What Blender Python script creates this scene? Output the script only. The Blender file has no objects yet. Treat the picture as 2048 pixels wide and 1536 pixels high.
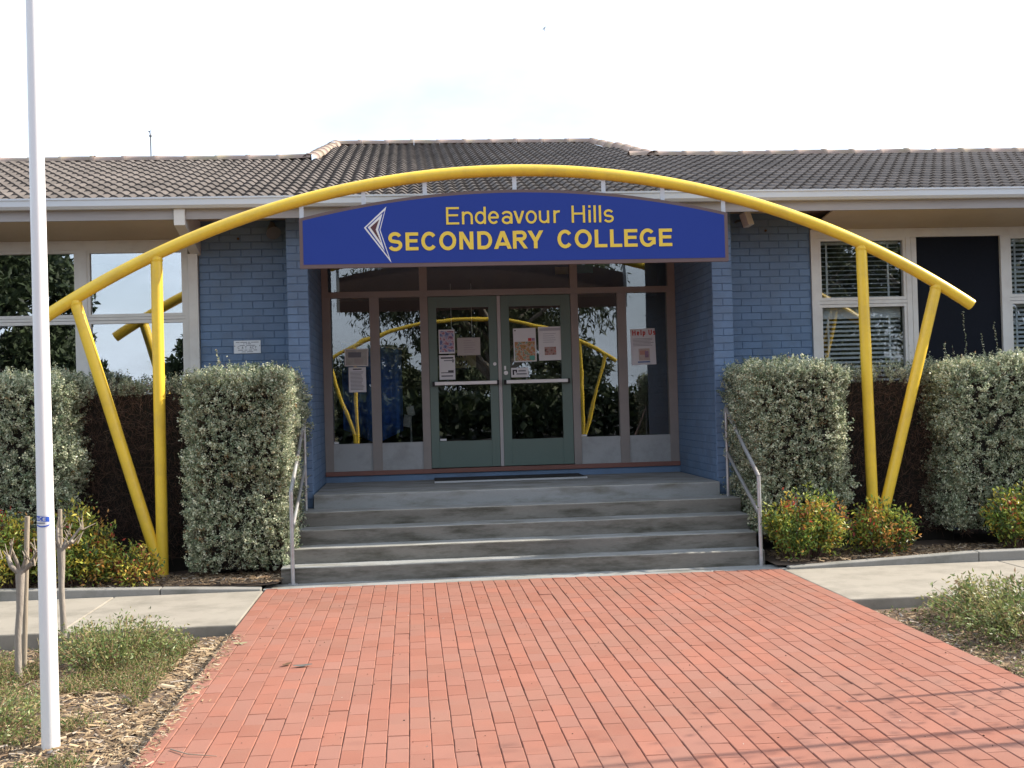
import bpy, bmesh, math, random
import numpy as np
from mathutils import Vector, Matrix, noise as mnoise

R = math.radians
random.seed(7)
rng = np.random.default_rng(7)
scene = bpy.context.scene
COL = scene.collection

# ------------------------------------------------------------------ camera
cam_data = bpy.data.cameras.new('camera')
cam = bpy.data.objects.new('camera', cam_data)
COL.objects.link(cam)
scene.camera = cam
cam_data.sensor_width = 36.0
cam_data.lens = 2350.0 / 2048.0 * 36.0
cam_data.clip_start = 0.05
cam_data.clip_end = 2000.0
yaw, pitch, roll = R(4.9), R(0.75), R(1.57)
fwd = Vector((math.sin(yaw) * math.cos(pitch), math.cos(yaw) * math.cos(pitch), math.sin(pitch)))
right0 = Vector((math.cos(yaw), -math.sin(yaw), 0))
up0 = right0.cross(fwd)
right = math.cos(roll) * right0 - math.sin(roll) * up0
up = math.sin(roll) * right0 + math.cos(roll) * up0
CAM = Vector((1.117, -13.272, 1.75))
M = Matrix((right, up, -fwd)).transposed().to_4x4()
M.translation = CAM
cam.matrix_world = M

# ------------------------------------------------------------------ light
SUN_EL, SUN_AZ = R(37), R(7.5)          # azimuth measured from +X towards +Y
world = bpy.data.worlds.new('World')
scene.world = world
world.use_nodes = True
wn = world.node_tree
bg = wn.nodes['Background']
sky = wn.nodes.new('ShaderNodeTexSky')
sky.sky_type = 'NISHITA'
sky.sun_disc = False
sky.sun_elevation = SUN_EL
sky.sun_rotation = R(90) - SUN_AZ
sky.dust_density = 3.0
sky.ozone_density = 2.0
wtc = wn.nodes.new('ShaderNodeTexCoord')
wsep = wn.nodes.new('ShaderNodeSeparateXYZ')
wn.links.new(wtc.outputs['Generated'], wsep.inputs[0])
wadd = wn.nodes.new('ShaderNodeMath'); wadd.operation = 'ADD'; wadd.inputs[1].default_value = 0.25
wn.links.new(wsep.outputs['Z'], wadd.inputs[0])
wdiv = wn.nodes.new('ShaderNodeVectorMath'); wdiv.operation = 'DIVIDE'
wcomb = wn.nodes.new('ShaderNodeCombineXYZ')
for i in range(3):
    wn.links.new(wadd.outputs[0], wcomb.inputs[i])
wn.links.new(wtc.outputs['Generated'], wdiv.inputs[0])
wn.links.new(wcomb.outputs[0], wdiv.inputs[1])
wnoise = wn.nodes.new('ShaderNodeTexNoise')
wnoise.inputs['Scale'].default_value = 1.1
wnoise.inputs['Detail'].default_value = 6
wnoise.inputs['Roughness'].default_value = 0.55
wn.links.new(wdiv.outputs[0], wnoise.inputs['Vector'])
wramp = wn.nodes.new('ShaderNodeMapRange')
wramp.inputs['From Min'].default_value = 0.36
wramp.inputs['From Max'].default_value = 0.62
wramp.inputs['To Min'].default_value = 0.46
wramp.inputs['To Max'].default_value = 0.95
wn.links.new(wnoise.outputs[0], wramp.inputs['Value'])
wmix = wn.nodes.new('ShaderNodeMix'); wmix.data_type = 'RGBA'
wn.links.new(wramp.outputs['Result'], wmix.inputs[0])
wn.links.new(sky.outputs[0], wmix.inputs[6])
wmix.inputs[7].default_value = (5.3, 5.9, 6.8, 1)      # lit thin cloud
wn.links.new(wmix.outputs[2], bg.inputs['Color'])
bg.inputs['Strength'].default_value = 0.15

sun_data = bpy.data.lights.new('sun', 'SUN')
sun_data.energy = 5.0
sun_data.angle = R(0.53)
sun_data.color = (1.0, 0.91, 0.77)
sun = bpy.data.objects.new('sun', sun_data)
COL.objects.link(sun)
to_sun = Vector((math.cos(SUN_EL) * math.cos(SUN_AZ), math.cos(SUN_EL) * math.sin(SUN_AZ), math.sin(SUN_EL)))
sun.rotation_euler = to_sun.to_track_quat('Z', 'Y').to_euler()
sun.location = (20, 0, 20)

vs = scene.view_settings
vs.view_transform = 'Standard'
vs.look = 'None'
vs.exposure = 0.80
vs.gamma = 1.0
vs.use_curve_mapping = False
scene.cycles.max_bounces = 8
scene.cycles.transparent_max_bounces = 12
scene.cycles.caustics_reflective = False
scene.cycles.caustics_refractive = False


# ------------------------------------------------------------------ helpers
def tag(o, label=None, cat=None, group=None, kind=None):
    if label: o['label'] = label
    if cat: o['category'] = cat
    if group: o['group'] = group
    if kind: o['kind'] = kind
    return o


def empty(name, loc=(0, 0, 0), label=None, cat=None, group=None, rz=0.0):
    o = bpy.data.objects.new(name, None)
    o.empty_display_size = 0.2
    COL.objects.link(o)
    o.location = loc
    o.rotation_euler = (0, 0, rz)
    tag(o, label, cat, group)
    return o


def put(name, mesh, parent=None):
    o = bpy.data.objects.new(name, mesh)
    COL.objects.link(o)
    if parent is not None:
        o.parent = parent
        w = Vector((0, 0, 0))
        p = parent
        while p is not None:                    # parts are modelled in world coordinates
            w += Vector(p.location)
            p = p.parent
        o.location = -w
    return o


class MB:
    """collects geometry for ONE mesh object"""
    def __init__(self):
        self.v, self.f, self.m, self.s = [], [], [], []

    def add(self, vs_, fs_, mi=0, smooth=False):
        n = len(self.v)
        self.v += [tuple(p) for p in vs_]
        for f in fs_:
            self.f.append(tuple(i + n for i in f)); self.m.append(mi); self.s.append(smooth)
        return self

    def box(self, x0, x1, y0, y1, z0, z1, mi=0):
        return self.add([(x0, y0, z0), (x1, y0, z0), (x1, y1, z0), (x0, y1, z0), (x0, y0, z1), (x1, y0, z1), (x1, y1, z1), (x0, y1, z1)],
                        [(3, 2, 1, 0), (4, 5, 6, 7), (0, 1, 5, 4), (1, 2, 6, 5), (2, 3, 7, 6), (3, 0, 4, 7)], mi)

    def prism(self, poly, axis, a, b, mi=0):
        """extrude a 2-D polygon: axis 'x' -> poly is (y,z); 'y' -> (x,z); 'z' -> (x,y)"""
        n = len(poly)
        def pt(p, t):
            return (t, p[0], p[1]) if axis == 'x' else ((p[0], t, p[1]) if axis == 'y' else (p[0], p[1], t))
        vs_ = [pt(p, a) for p in poly] + [pt(p, b) for p in poly]
        fs_ = [tuple(range(n)), tuple(range(2 * n - 1, n - 1, -1))]
        fs_ += [(i, i + n, (i + 1) % n + n, (i + 1) % n) for i in range(n)]
        return self.add(vs_, fs_, mi)

    def tube(self, pts, rad, seg=12, mi=0, cap=True):
        pts = [Vector(p) for p in pts]
        rads = rad if isinstance(rad, (list, tuple)) else [rad] * len(pts)
        rings = []
        nrm = None
        for i, p in enumerate(pts):
            t = (pts[min(i + 1, len(pts) - 1)] - pts[max(i - 1, 0)]).normalized()
            if nrm is None:
                nrm = t.orthogonal().normalized()
            nrm = (nrm - t * nrm.dot(t)).normalized()
            b = t.cross(nrm)
            rings.append([p + (nrm * math.cos(2 * math.pi * k / seg) + b * math.sin(2 * math.pi * k / seg)) * rads[i] for k in range(seg)])
        vs_ = [q for r_ in rings for q in r_]
        fs_ = []
        for i in range(len(pts) - 1):
            for k in range(seg):
                a, b2 = i * seg + k, i * seg + (k + 1) % seg
                fs_.append((a, b2, b2 + seg, a + seg))
        self.add(vs_, fs_, mi, True)
        if cap:
            n = len(vs_)
            self.add(rings[0], [tuple(range(seg - 1, -1, -1))], mi)
            self.add(rings[-1], [tuple(range(seg))], mi)
        return self

    def mesh(self, name, mats):
        me = bpy.data.meshes.new(name)
        me.from_pydata(self.v, [], self.f)
        for m in (mats if isinstance(mats, (list, tuple)) else [mats]):
            me.materials.append(m)
        me.polygons.foreach_set('material_index', self.m)
        me.polygons.foreach_set('use_smooth', self.s)
        me.update()
        return me

    def build(self, name, mats, parent=None, bevel=0.0, fix=False):
        me = self.mesh(name, mats)
        if fix or bevel:
            bm = bmesh.new(); bm.from_mesh(me)
            bmesh.ops.recalc_face_normals(bm, faces=bm.faces)
            if bevel:
                bmesh.ops.bevel(bm, geom=[e for e in bm.edges if len(e.link_faces) == 2 and e.calc_face_angle(0) > 0.5],
                                offset=bevel, segments=2, affect='EDGES', profile=0.5)
            bm.to_mesh(me); bm.free()
        return put(name, me, parent)


def one(name, mat, parent, *boxes, bevel=0.0):
    m = MB()
    for b in boxes:
        m.box(*b)
    return m.build(name, mat, parent, bevel)


# ------------------------------------------------------------------ materials
def nodes_of(name):
    m = bpy.data.materials.new(name)
    m.use_nodes = True
    nt = m.node_tree
    return m, nt, nt.nodes['Principled BSDF']


def pm(name, col, rough=0.6, var=0.12, vscale=3.0, fine=0.0, fscale=60.0, bump=0.0, bscale=80.0, metallic=0.0, spec=0.5, island=0.0, objrand=0.0, dirt=None, dirt_amt=0.0, dscale=1.5, coat=0.0, stretch=None, tint=None, tint_amt=0.0):
    """procedural paint / stone / timber: noise in world space, optional per-piece variation, dirt patches and relief"""
    m, nt, b = nodes_of(name)
    L = nt.links
    geo = nt.nodes.new('ShaderNodeNewGeometry')
    pos = geo.outputs['Position']
    if stretch:
        vm = nt.nodes.new('ShaderNodeVectorMath'); vm.operation = 'MULTIPLY'
        vm.inputs[1].default_value = stretch
        L.new(pos, vm.inputs[0]); pos = vm.outputs[0]
    def noise(scale, detail=4, rough_=0.6):
        n = nt.nodes.new('ShaderNodeTexNoise')
        n.inputs['Scale'].default_value = scale; n.inputs['Detail'].default_value = detail
        n.inputs['Roughness'].default_value = rough_
        L.new(pos, n.inputs['Vector'])
        return n.outputs[0]
    def math_(op, a, b_, c=None):
        n = nt.nodes.new('ShaderNodeMath'); n.operation = op
        for i, x in enumerate((a, b_, c)):
            if x is None: continue
            if isinstance(x, (int, float)): n.inputs[i].default_value = x
            else: L.new(x, n.inputs[i])
        return n.outputs[0]
    val = math_('MULTIPLY_ADD', noise(vscale), 2 * var, 1 - var)
    if fine:
        val = math_('MULTIPLY', val, math_('MULTIPLY_ADD', noise(fscale, 2), 2 * fine, 1 - fine))
    if island:
        val = math_('MULTIPLY', val, math_('MULTIPLY_ADD', geo.outputs['Random Per Island'], 2 * island, 1 - island))
    if objrand:
        oi = nt.nodes.new('ShaderNodeObjectInfo')
        val = math_('MULTIPLY', val, math_('MULTIPLY_ADD', oi.outputs['Random'], 2 * objrand, 1 - objrand))
    mul = nt.nodes.new('ShaderNodeVectorMath'); mul.operation = 'SCALE'
    mul.inputs[0].default_value = col
    L.new(val, mul.inputs['Scale'])
    out = mul.outputs[0]
    if tint:                                             # piece-to-piece colour drift
        oi2 = nt.nodes.new('ShaderNodeObjectInfo')
        fr = math_('FRACT', math_('MULTIPLY', math_('ADD', oi2.outputs['Random'], geo.outputs['Random Per Island']), 7.31), 0)
        mt_ = nt.nodes.new('ShaderNodeMix'); mt_.data_type = 'RGBA'
        L.new(math_('MULTIPLY', math_('POWER', fr, 1.6), tint_amt), mt_.inputs[0])
        L.new(out, mt_.inputs[6]); mt_.inputs[7].default_value = (*tint, 1)
        out = mt_.outputs[2]
    if dirt:
        mx = nt.nodes.new('ShaderNodeMix'); mx.data_type = 'RGBA'
        mr = nt.nodes.new('ShaderNodeMapRange')
        mr.inputs['From Min'].default_value = 0.45; mr.inputs['From Max'].default_value = 0.72
        mr.inputs['To Max'].default_value = dirt_amt
        L.new(noise(dscale, 6, 0.65), mr.inputs['Value'])
        L.new(mr.outputs[0], mx.inputs[0])
        L.new(out, mx.inputs[6]); mx.inputs[7].default_value = (*dirt, 1)
        out = mx.outputs[2]
    L.new(out, b.inputs['Base Color'])
    b.inputs['Roughness'].default_value = rough
    b.inputs['Metallic'].default_value = metallic
    b.inputs['Specular IOR Level'].default_value = spec
    b.inputs['Coat Weight'].default_value = coat
    if bump:
        bn = nt.nodes.new('ShaderNodeBump')
        bn.inputs['Strength'].default_value = bump; bn.inputs['Distance'].default_value = 0.01
        L.new(noise(bscale, 5), bn.inputs['Height'])
        L.new(bn.outputs[0], b.inputs['Normal'])
    return m


def leaf_mat(name, trans=0.3, rough=0.45, spec=0.5):
    m, nt, b = nodes_of(name)
    L = nt.links
    at = nt.nodes.new('ShaderNodeAttribute'); at.attribute_name = 'Col'
    L.new(at.outputs['Color'], b.inputs['Base Color'])
    b.inputs['Roughness'].default_value = rough
    b.inputs['Specular IOR Level'].default_value = spec
    if trans:
        tr = nt.nodes.new('ShaderNodeBsdfTranslucent'); L.new(at.outputs['Color'], tr.inputs['Color'])
        mx = nt.nodes.new('ShaderNodeMixShader'); mx.inputs[0].default_value = trans
        L.new(b.outputs[0], mx.inputs[1]); L.new(tr.outputs[0], mx.inputs[2])
        L.new(mx.outputs[0], nt.nodes['Material Output'].inputs['Surface'])
    return m


def glass_mat(name, refl, tint=(0.75, 0.8, 0.78), wob=0.0):
    """window glass: a clear tinted sheet with a mirror-like surface"""
    m, nt, b = nodes_of(name)
    nt.nodes.remove(b)
    L = nt.links
    tr = nt.nodes.new('ShaderNodeBsdfTransparent'); tr.inputs[0].default_value = (*tint, 1)
    gl = nt.nodes.new('ShaderNodeBsdfGlossy'); gl.inputs['Roughness'].default_value = 0.0
    gl.inputs['Color'].default_value = (0.96, 0.98, 1, 1)
    lw = nt.nodes.new('ShaderNodeLayerWeight'); lw.inputs['Blend'].default_value = 0.15
    mr = nt.nodes.new('ShaderNodeMapRange')
    mr.inputs['To Min'].default_value = refl; mr.inputs['To Max'].default_value = 1.0
    L.new(lw.outputs['Fresnel'], mr.inputs['Value'])
    if wob:
        geo = nt.nodes.new('ShaderNodeNewGeometry')
        n = nt.nodes.new('ShaderNodeTexNoise'); n.inputs['Scale'].default_value = 2.2; n.inputs['Detail'].default_value = 1
        L.new(geo.outputs['Position'], n.inputs['Vector'])
        bn = nt.nodes.new('ShaderNodeBump'); bn.inputs['Strength'].default_value = wob; bn.inputs['Distance'].default_value = 0.02
        L.new(n.outputs[0], bn.inputs['Height']); L.new(bn.outputs[0], gl.inputs['Normal'])
    mx = nt.nodes.new('ShaderNodeMixShader')
    L.new(mr.outputs[0], mx.inputs[0]); L.new(tr.outputs[0], mx.inputs[1]); L.new(gl.outputs[0], mx.inputs[2])
    L.new(mx.outputs[0], nt.nodes['Material Output'].inputs['Surface'])
    return m


BLUE = (0.124, 0.199, 0.322)
M_brick = pm('blue_painted_brick', BLUE, 0.55, 0.14, 2.0, 0.08, 90, 0.35, 120, objrand=0.07, dirt=(0.09, 0.11, 0.14), dirt_amt=0.5, dscale=2.5)
M_brick_i = pm('blue_painted_brick_joined', BLUE, 0.55, 0.14, 2.0, 0.08, 90, 0.35, 120, island=0.07, dirt=(0.09, 0.11, 0.14), dirt_amt=0.5, dscale=2.5)
M_mortar = pm('blue_painted_mortar', (0.098, 0.160, 0.262), 0.8, 0.2, 5, bump=0.4)
PAV = (0.285, 0.118, 0.082)
PK = dict(rough=0.8, var=0.16, vscale=1.1, fine=0.13, fscale=140, bump=0.3, bscale=220, dirt=(0.25, 0.135, 0.10), dirt_amt=0.65, dscale=1.3, spec=0.2, tint=(0.275, 0.15, 0.12), tint_amt=0.5)
M_paver = pm('red_clay_paver', PAV, objrand=0.085, **PK)
M_paver_i = pm('red_clay_paver_joined', PAV, island=0.085, **PK)
M_sand = pm('joint_sand', (0.10, 0.065, 0.05), 0.95, 0.3, 30)
M_conc = pm('stained_step_concrete', (0.185, 0.172, 0.148), 0.85, 0.4, 3.0, 0.2, 45, 0.5, 150, dirt=(0.048, 0.044, 0.028), dirt_amt=1.0, dscale=4.2, stretch=(0.5, 1, 2.4))
M_conc2 = pm('cleaner_porch_pale_tread_concrete', (0.27, 0.275, 0.27), 0.85, 0.22, 1.6, 0.12, 70, 0.4, 150, dirt=(0.125, 0.115, 0.085), dirt_amt=0.95, dscale=3.4, stretch=(0.5, 1, 2.0))
M_nosing = pm('pale_nosing', (0.34, 0.33, 0.29), 0.85, 0.3, 4, 0.2, 40, dirt=(0.14, 0.14, 0.11), dirt_amt=0.9, dscale=3)
M_path = pm('pale_path_concrete', (0.30, 0.27, 0.225), 0.9, 0.12, 1.4, 0.08, 120, 0.3, 200, dirt=(0.17, 0.155, 0.125), dirt_amt=0.75, dscale=2.4)
M_kerb = pm('kerb_concrete', (0.26, 0.25, 0.23), 0.9, 0.2, 3, 0.1, 90, 0.4, 160, dirt=(0.10, 0.10, 0.08), dirt_amt=0.7, dscale=3)
M_soil = pm('garden_soil', (0.10, 0.07, 0.05), 0.95, 0.4, 9, 0.25, 70, 0.9, 60)
M_asphalt = pm('car_park_asphalt', (0.045, 0.045, 0.045), 0.95, 0.2, 0.6, 0.2, 60, spec=0.05)
M_yellow = pm('yellow_gloss_paint', (0.84, 0.565, 0.05), 0.34, 0.08, 1.5, 0.05, 40, bump=0.06, bscale=50, spec=0.5, dirt=(0.52, 0.34, 0.07), dirt_amt=0.5, dscale=4)
M_white = pm('white_paint', (0.72, 0.72, 0.70), 0.45, 0.06, 3, 0.03, 60, dirt=(0.45, 0.42, 0.38), dirt_amt=0.3, dscale=4)
M_offwhite = pm('offwhite_window_paint', (0.66, 0.64, 0.60), 0.5, 0.06, 3, dirt=(0.42, 0.36, 0.32), dirt_amt=0.3, dscale=5)
M_gutter = pm('pale_gutter_enamel', (0.60, 0.63, 0.66), 0.4, 0.06, 1.2, dirt=(0.42, 0.42, 0.42), dirt_amt=0.3, dscale=2, stretch=(0.3, 1, 1))
M_fascia = pm('greyed_fascia_paint', (0.36, 0.34, 0.335), 0.6, 0.1, 2, dirt=(0.25, 0.22, 0.21), dirt_amt=0.5, dscale=3, stretch=(0.3, 1, 3))
M_beige = pm('beige_eave_sheet', (0.55, 0.46, 0.35), 0.7, 0.08, 2, dirt=(0.42, 0.34, 0.25), dirt_amt=0.4)
M_brown = pm('brown_joinery_paint', (0.27, 0.238, 0.222), 0.5, 0.12, 4, dirt=(0.20, 0.19, 0.19), dirt_amt=0.5, dscale=3)
M_grey = pm('grey_kick_panel', (0.37, 0.38, 0.39), 0.5, 0.08, 3, dirt=(0.18, 0.18, 0.17), dirt_amt=0.45, dscale=5)
M_sill = pm('red_brown_sill', (0.22, 0.095, 0.075), 0.6, 0.15, 5)
M_green = pm('dark_green_door_paint', (0.115, 0.170, 0.150), 0.42, 0.08, 3)
M_alu = pm('brushed_aluminium', (0.62, 0.63, 0.65), 0.35, 0.05, 8, metallic=0.7)
M_galv = pm('galvanised_steel', (0.46, 0.47, 0.48), 0.42, 0.12, 14, 0.08, 60, metallic=0.6, dirt=(0.28, 0.14, 0.08), dirt_amt=0.35, dscale=6)
M_black = pm('black_rubber', (0.02, 0.02, 0.022), 0.7, 0.2, 8)
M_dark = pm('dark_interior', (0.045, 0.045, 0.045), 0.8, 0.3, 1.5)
M_navy = pm('dark_infill', (0.012, 0.014, 0.02), 0.85, 0.2, 40, spec=0.1)
M_mural = pm('dim_mural', (0.05, 0.07, 0.07), 0.8, 0.6, 2.2, dirt=(0.10, 0.09, 0.05), dirt_amt=0.8, dscale=3)
M_signblue = pm('sign_blue_enamel', (0.024, 0.052, 0.27), 0.55, 0.05, 1.5, spec=0.15)
M_signframe = pm('sign_brown_frame', (0.13, 0.085, 0.08), 0.5, 0.15, 5)
M_gold = pm('yellow_lettering', (0.80, 0.57, 0.06), 0.5, 0.04, 3)
M_rust = pm('rusty_steel', (0.09, 0.045, 0.02), 0.8, 0.3, 20)
M_maroon = pm('maroon_enamel', (0.09, 0.025, 0.03), 0.5)
M_paper = pm('white_paper', (0.68, 0.69, 0.72), 0.7, 0.06, 9)
M_paper2 = pm('pinkish_paper', (0.40, 0.37, 0.36), 0.7, 0.05, 9)
M_ink = pm('grey_ink', (0.18, 0.19, 0.22), 0.8)
M_inkb = pm('dark_ink', (0.03, 0.03, 0.04), 0.8)
M_inkred = pm('red_ink', (0.52, 0.06, 0.05), 0.7)
M_inkblue = pm('blue_ink', (0.13, 0.20, 0.38), 0.7, 0.4, 14)
M_inkpurple = pm('mauve_ink', (0.30, 0.20, 0.30), 0.7, 0.5, 16)
M_inkyel = pm('ochre_ink', (0.46, 0.34, 0.10), 0.7, 0.5, 14)
M_inkgreen = pm('teal_ink', (0.10, 0.32, 0.27), 0.7, 0.3, 12)
def print_mat(name, cols, scale):
    m, nt, b = nodes_of(name)
    geo = nt.nodes.new('ShaderNodeNewGeometry')
    n = nt.nodes.new('ShaderNodeTexNoise'); n.inputs['Scale'].default_value = scale; n.inputs['Detail'].default_value = 3
    nt.links.new(geo.outputs['Position'], n.inputs['Vector'])
    cr = nt.nodes.new('ShaderNodeValToRGB')
    els = cr.color_ramp.elements
    while len(els) < len(cols): els.new(0.5)
    for i, c in enumerate(cols):
        els[i].position = 0.3 + 0.4 * i / (len(cols) - 1); els[i].color = (*c, 1)
    nt.links.new(n.outputs[0], cr.inputs[0]); nt.links.new(cr.outputs[0], b.inputs['Base Color'])
    b.inputs['Roughness'].default_value = 0.6
    return m


M_photo1 = print_mat('group_photo_print', [(.06, .05, .05), (.40, .30, .10), (.42, .14, .07), (.50, .46, .36), (.10, .26, .22), (.44, .33, .12)], 22)
M_photo2 = print_mat('small_photo_print', [(.05, .06, .05), (.30, .12, .10), (.36, .30, .28), (.45, .14, .12)], 26)
M_photo3 = print_mat('mauve_poster_print', [(.12, .10, .22), (.36, .14, .18), (.50, .44, .52), (.16, .22, .42), (.10, .12, .28)], 20)
M_stickerblue = pm('sticker_blue', (0.03, 0.10, 0.50), 0.4)
M_tile = pm('weathered_roof_tile', (0.120, 0.104, 0.095), 0.85, 0.25, 0.9, 0.15, 25, 0.3, 60, spec=0.12, island=0.14, objrand=0.14, dirt=(0.065, 0.06, 0.055), dirt_amt=0.5, dscale=1.2)
M_ridge = pm('faded_ridge_tile', (0.36, 0.265, 0.22), 0.75, 0.2, 2, 0.1, 30, 0.3, 60, objrand=0.12, dirt=(0.36, 0.33, 0.16), dirt_amt=0.6, dscale=3)
M_bark = pm('grey_bark', (0.27, 0.235, 0.20), 0.9, 0.3, 9, 0.2, 50, 0.8, 60, stretch=(1, 1, 0.3))
M_timber = pm('weathered_stake', (0.30, 0.25, 0.19), 0.9, 0.2, 8, 0.15, 60, 0.5, 80, stretch=(1, 1, 0.15))
M_pole = pm('white_pole_enamel', (0.80, 0.80, 0.80), 0.3, 0.03, 2, spec=0.5)
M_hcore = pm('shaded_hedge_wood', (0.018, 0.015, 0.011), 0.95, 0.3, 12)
M_lamp = pm('dull_lamp_housing', (0.10, 0.105, 0.11), 0.6, 0.15, 8)
M_leaf = leaf_mat('silver_hedge_leaf', 0.30, 0.38, 0.5)
M_leaf2 = leaf_mat('nandina_leaf', 0.35, 0.4, 0.5)
M_leaf3 = leaf_mat('tree_leaf', 0.2, 0.6, 0.3)
M_chip = leaf_mat('mulch_chip', 0.0, 0.9, 0.2)
M_twig = leaf_mat('hedge_twig', 0.0, 0.9, 0.1)
G_win = glass_mat('wing_window_glass', 0.42, (0.8, 0.84, 0.85), 0.02)
G_win2 = glass_mat('right_window_glass', 0.11, (0.86, 0.89, 0.90), 0.02)
M_slat = pm('white_blind_slat', (0.85, 0.86, 0.88), 0.5, 0.03)
G_door = glass_mat('entrance_glass', 0.11, (0.84, 0.87, 0.86), 0.035)


# ------------------------------------------------------------------ foliage helpers
def raw_mesh(name, V, Fs, cols, mat, tri=True):
    """V (n,3), Fs (k,3|4) int, cols (n,3)"""
    me = bpy.data.meshes.new(name)
    k = Fs.shape[1]
    me.vertices.add(len(V)); me.vertices.foreach_set('co', np.asarray(V, np.float32).ravel())
    me.loops.add(Fs.size); me.loops.foreach_set('vertex_index', Fs.astype(np.int32).ravel())
    me.polygons.add(len(Fs))
    me.polygons.foreach_set('loop_start', np.arange(0, Fs.size, k, dtype=np.int32))
    me.update(calc_edges=True)
    ca = me.color_attributes.new('Col', 'FLOAT_COLOR', 'POINT')
    c4 = np.ones((len(V), 4), np.float32); c4[:, :3] = cols
    ca.data.foreach_set('color', c4.ravel())
    me.materials.append(mat)
    return me


def unit(a):
    return a / np.maximum(np.linalg.norm(a, axis=1, keepdims=True), 1e-9)


def leaves(P, D, length, width, cols, fold=0.25):
    """folded diamond leaves: base P, direction D"""
    n = len(P)
    D = unit(D)
    S = unit(np.cross(D, rng.normal(size=(n, 3))))
    N = np.cross(D, S)
    length = np.broadcast_to(np.asarray(length, float), (n,))[:, None]
    width = np.broadcast_to(np.asarray(width, float), (n,))[:, None]
    a = P; c = P + D * length
    mid = P + D * length * 0.48 + N * width * fold
    b = mid + S * width * 0.5; d = mid - S * width * 0.5
    V = np.stack([a, b, c, d], 1).reshape(-1, 3)
    i = np.arange(n)[:, None] * 4
    Fs = np.concatenate([i + [0, 1, 2], i + [0, 2, 3]], 0)
    return V, Fs, np.repeat(cols, 4, 0)


def sticks(A, B, rad, cols):
    """thin three-sided twigs"""
    n = len(A)
    D = unit(B - A)
    S = unit(np.cross(D, rng.normal(size=(n, 3)))); N = np.cross(D, S)
    rad = np.broadcast_to(np.asarray(rad, float), (n,))[:, None]
    Vs = []
    for P, k in ((A, 1.0), (B, 0.6)):
        for j in range(3):
            an = 2 * math.pi * j / 3
            Vs.append(P + (S * math.cos(an) + N * math.sin(an)) * rad * k)
    V = np.stack(Vs, 1).reshape(-1, 3)
    i = np.arange(n)[:, None] * 6
    Fs = np.concatenate([i + [j, (j + 1) % 3, (j + 1) % 3 + 3, j + 3] for j in range(3)], 0)
    return V, Fs, np.repeat(cols, 6, 0)


def pick(palette, n, weights=None, jit=0.15):
    pal = np.array(palette, float)
    w = None if weights is None else np.array(weights, float) / np.sum(weights)
    c = pal[rng.choice(len(pal), n, p=w)]
    return np.clip(c * (1 + rng.normal(0, jit, (n, 1))), 0.004, 0.95)


def fbm(P, sc, seed=0.0):
    return np.array([mnoise.fractal((p[0] * sc + seed, p[1] * sc + seed * 1.7, p[2] * sc), 1.0, 2.0, 3) for p in P])


# ------------------------------------------------------------------ ground, paths, beds
def struct(o):
    o['kind'] = 'structure'
    return o


g = MB(); g.add([(-400, -400, -0.30), (400, -400, -0.30), (400, 400, -0.30), (-400, 400, -0.30)], [(0, 1, 2, 3)])
struct(g.build('ground', M_asphalt))


def sheet(name, mat, x0, x1, y0, y1, z, nx=60, ny=60, amp=0.03, sc=1.5, zfun=None):
    V = []; F = []
    for j in range(ny + 1):
        for i in range(nx + 1):
            x = x0 + (x1 - x0) * i / nx; y = y0 + (y1 - y0) * j / ny
            zz = z + (zfun(x, y) if zfun else 0)
            V.append((x, y, zz + amp * mnoise.fractal((x * sc, y * sc, 3.3), 1.0, 2.0, 4)))
    for j in range(ny):
        for i in range(nx):
            a = j * (nx + 1) + i
            F.append((a, a + 1, a + nx + 2, a + nx + 1))
    m = MB(); m.add(V, F, 0, True)
    return struct(m.build(name, mat))


def bedz_l(x, y):
    return -0.13 + 0.05 * max(0, (x + 1.2)) * 1.0


def bedz_r(x, y):
    return -0.12 + 0.03 * min(1.0, max(0, (x - 4.7)))


sheet('front_garden_bed', M_soil, -7.0, -0.345, -12.0, -3.62, 0, 70, 90, 0.022, 2.2, bedz_l)
sheet('front_garden_bed', M_soil, 4.745, 11.0, -12.0, -3.66, 0, 60, 80, 0.022, 2.2, bedz_r)
sheet('rear_garden_bed', M_soil, -8.0, -0.21, -1.79, 0.6, 0.03, 70, 30, 0.03, 2.2)
sheet('rear_garden_bed', M_soil, 4.70, 12.0, -1.79, 0.6, 0.03, 70, 30, 0.03, 2.2)

# concrete path either side of the brick paving (front edge is a real step down to the beds)
for sx, x0, x1, yf in ((-1, -8.0, -0.335, -3.60), (1, 4.735, 12.0, -3.64)):
    pth = empty('path', ((x0 + x1) / 2, -2.7, 0)); struct(pth)
    joints = [-0.335, -1.72, -3.3, -4.9, -6.5, -8.0] if sx < 0 else [4.735, 6.95, 8.6, 10.3, 12.0]
    for a, b in zip(joints[:-1], joints[1:]):
        lo, hi = min(a, b), max(a, b)
        one('path_slab', M_path, pth, (lo + 0.004, hi - 0.004, yf, -1.895, -0.25, -0.006), bevel=0.012)

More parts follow.
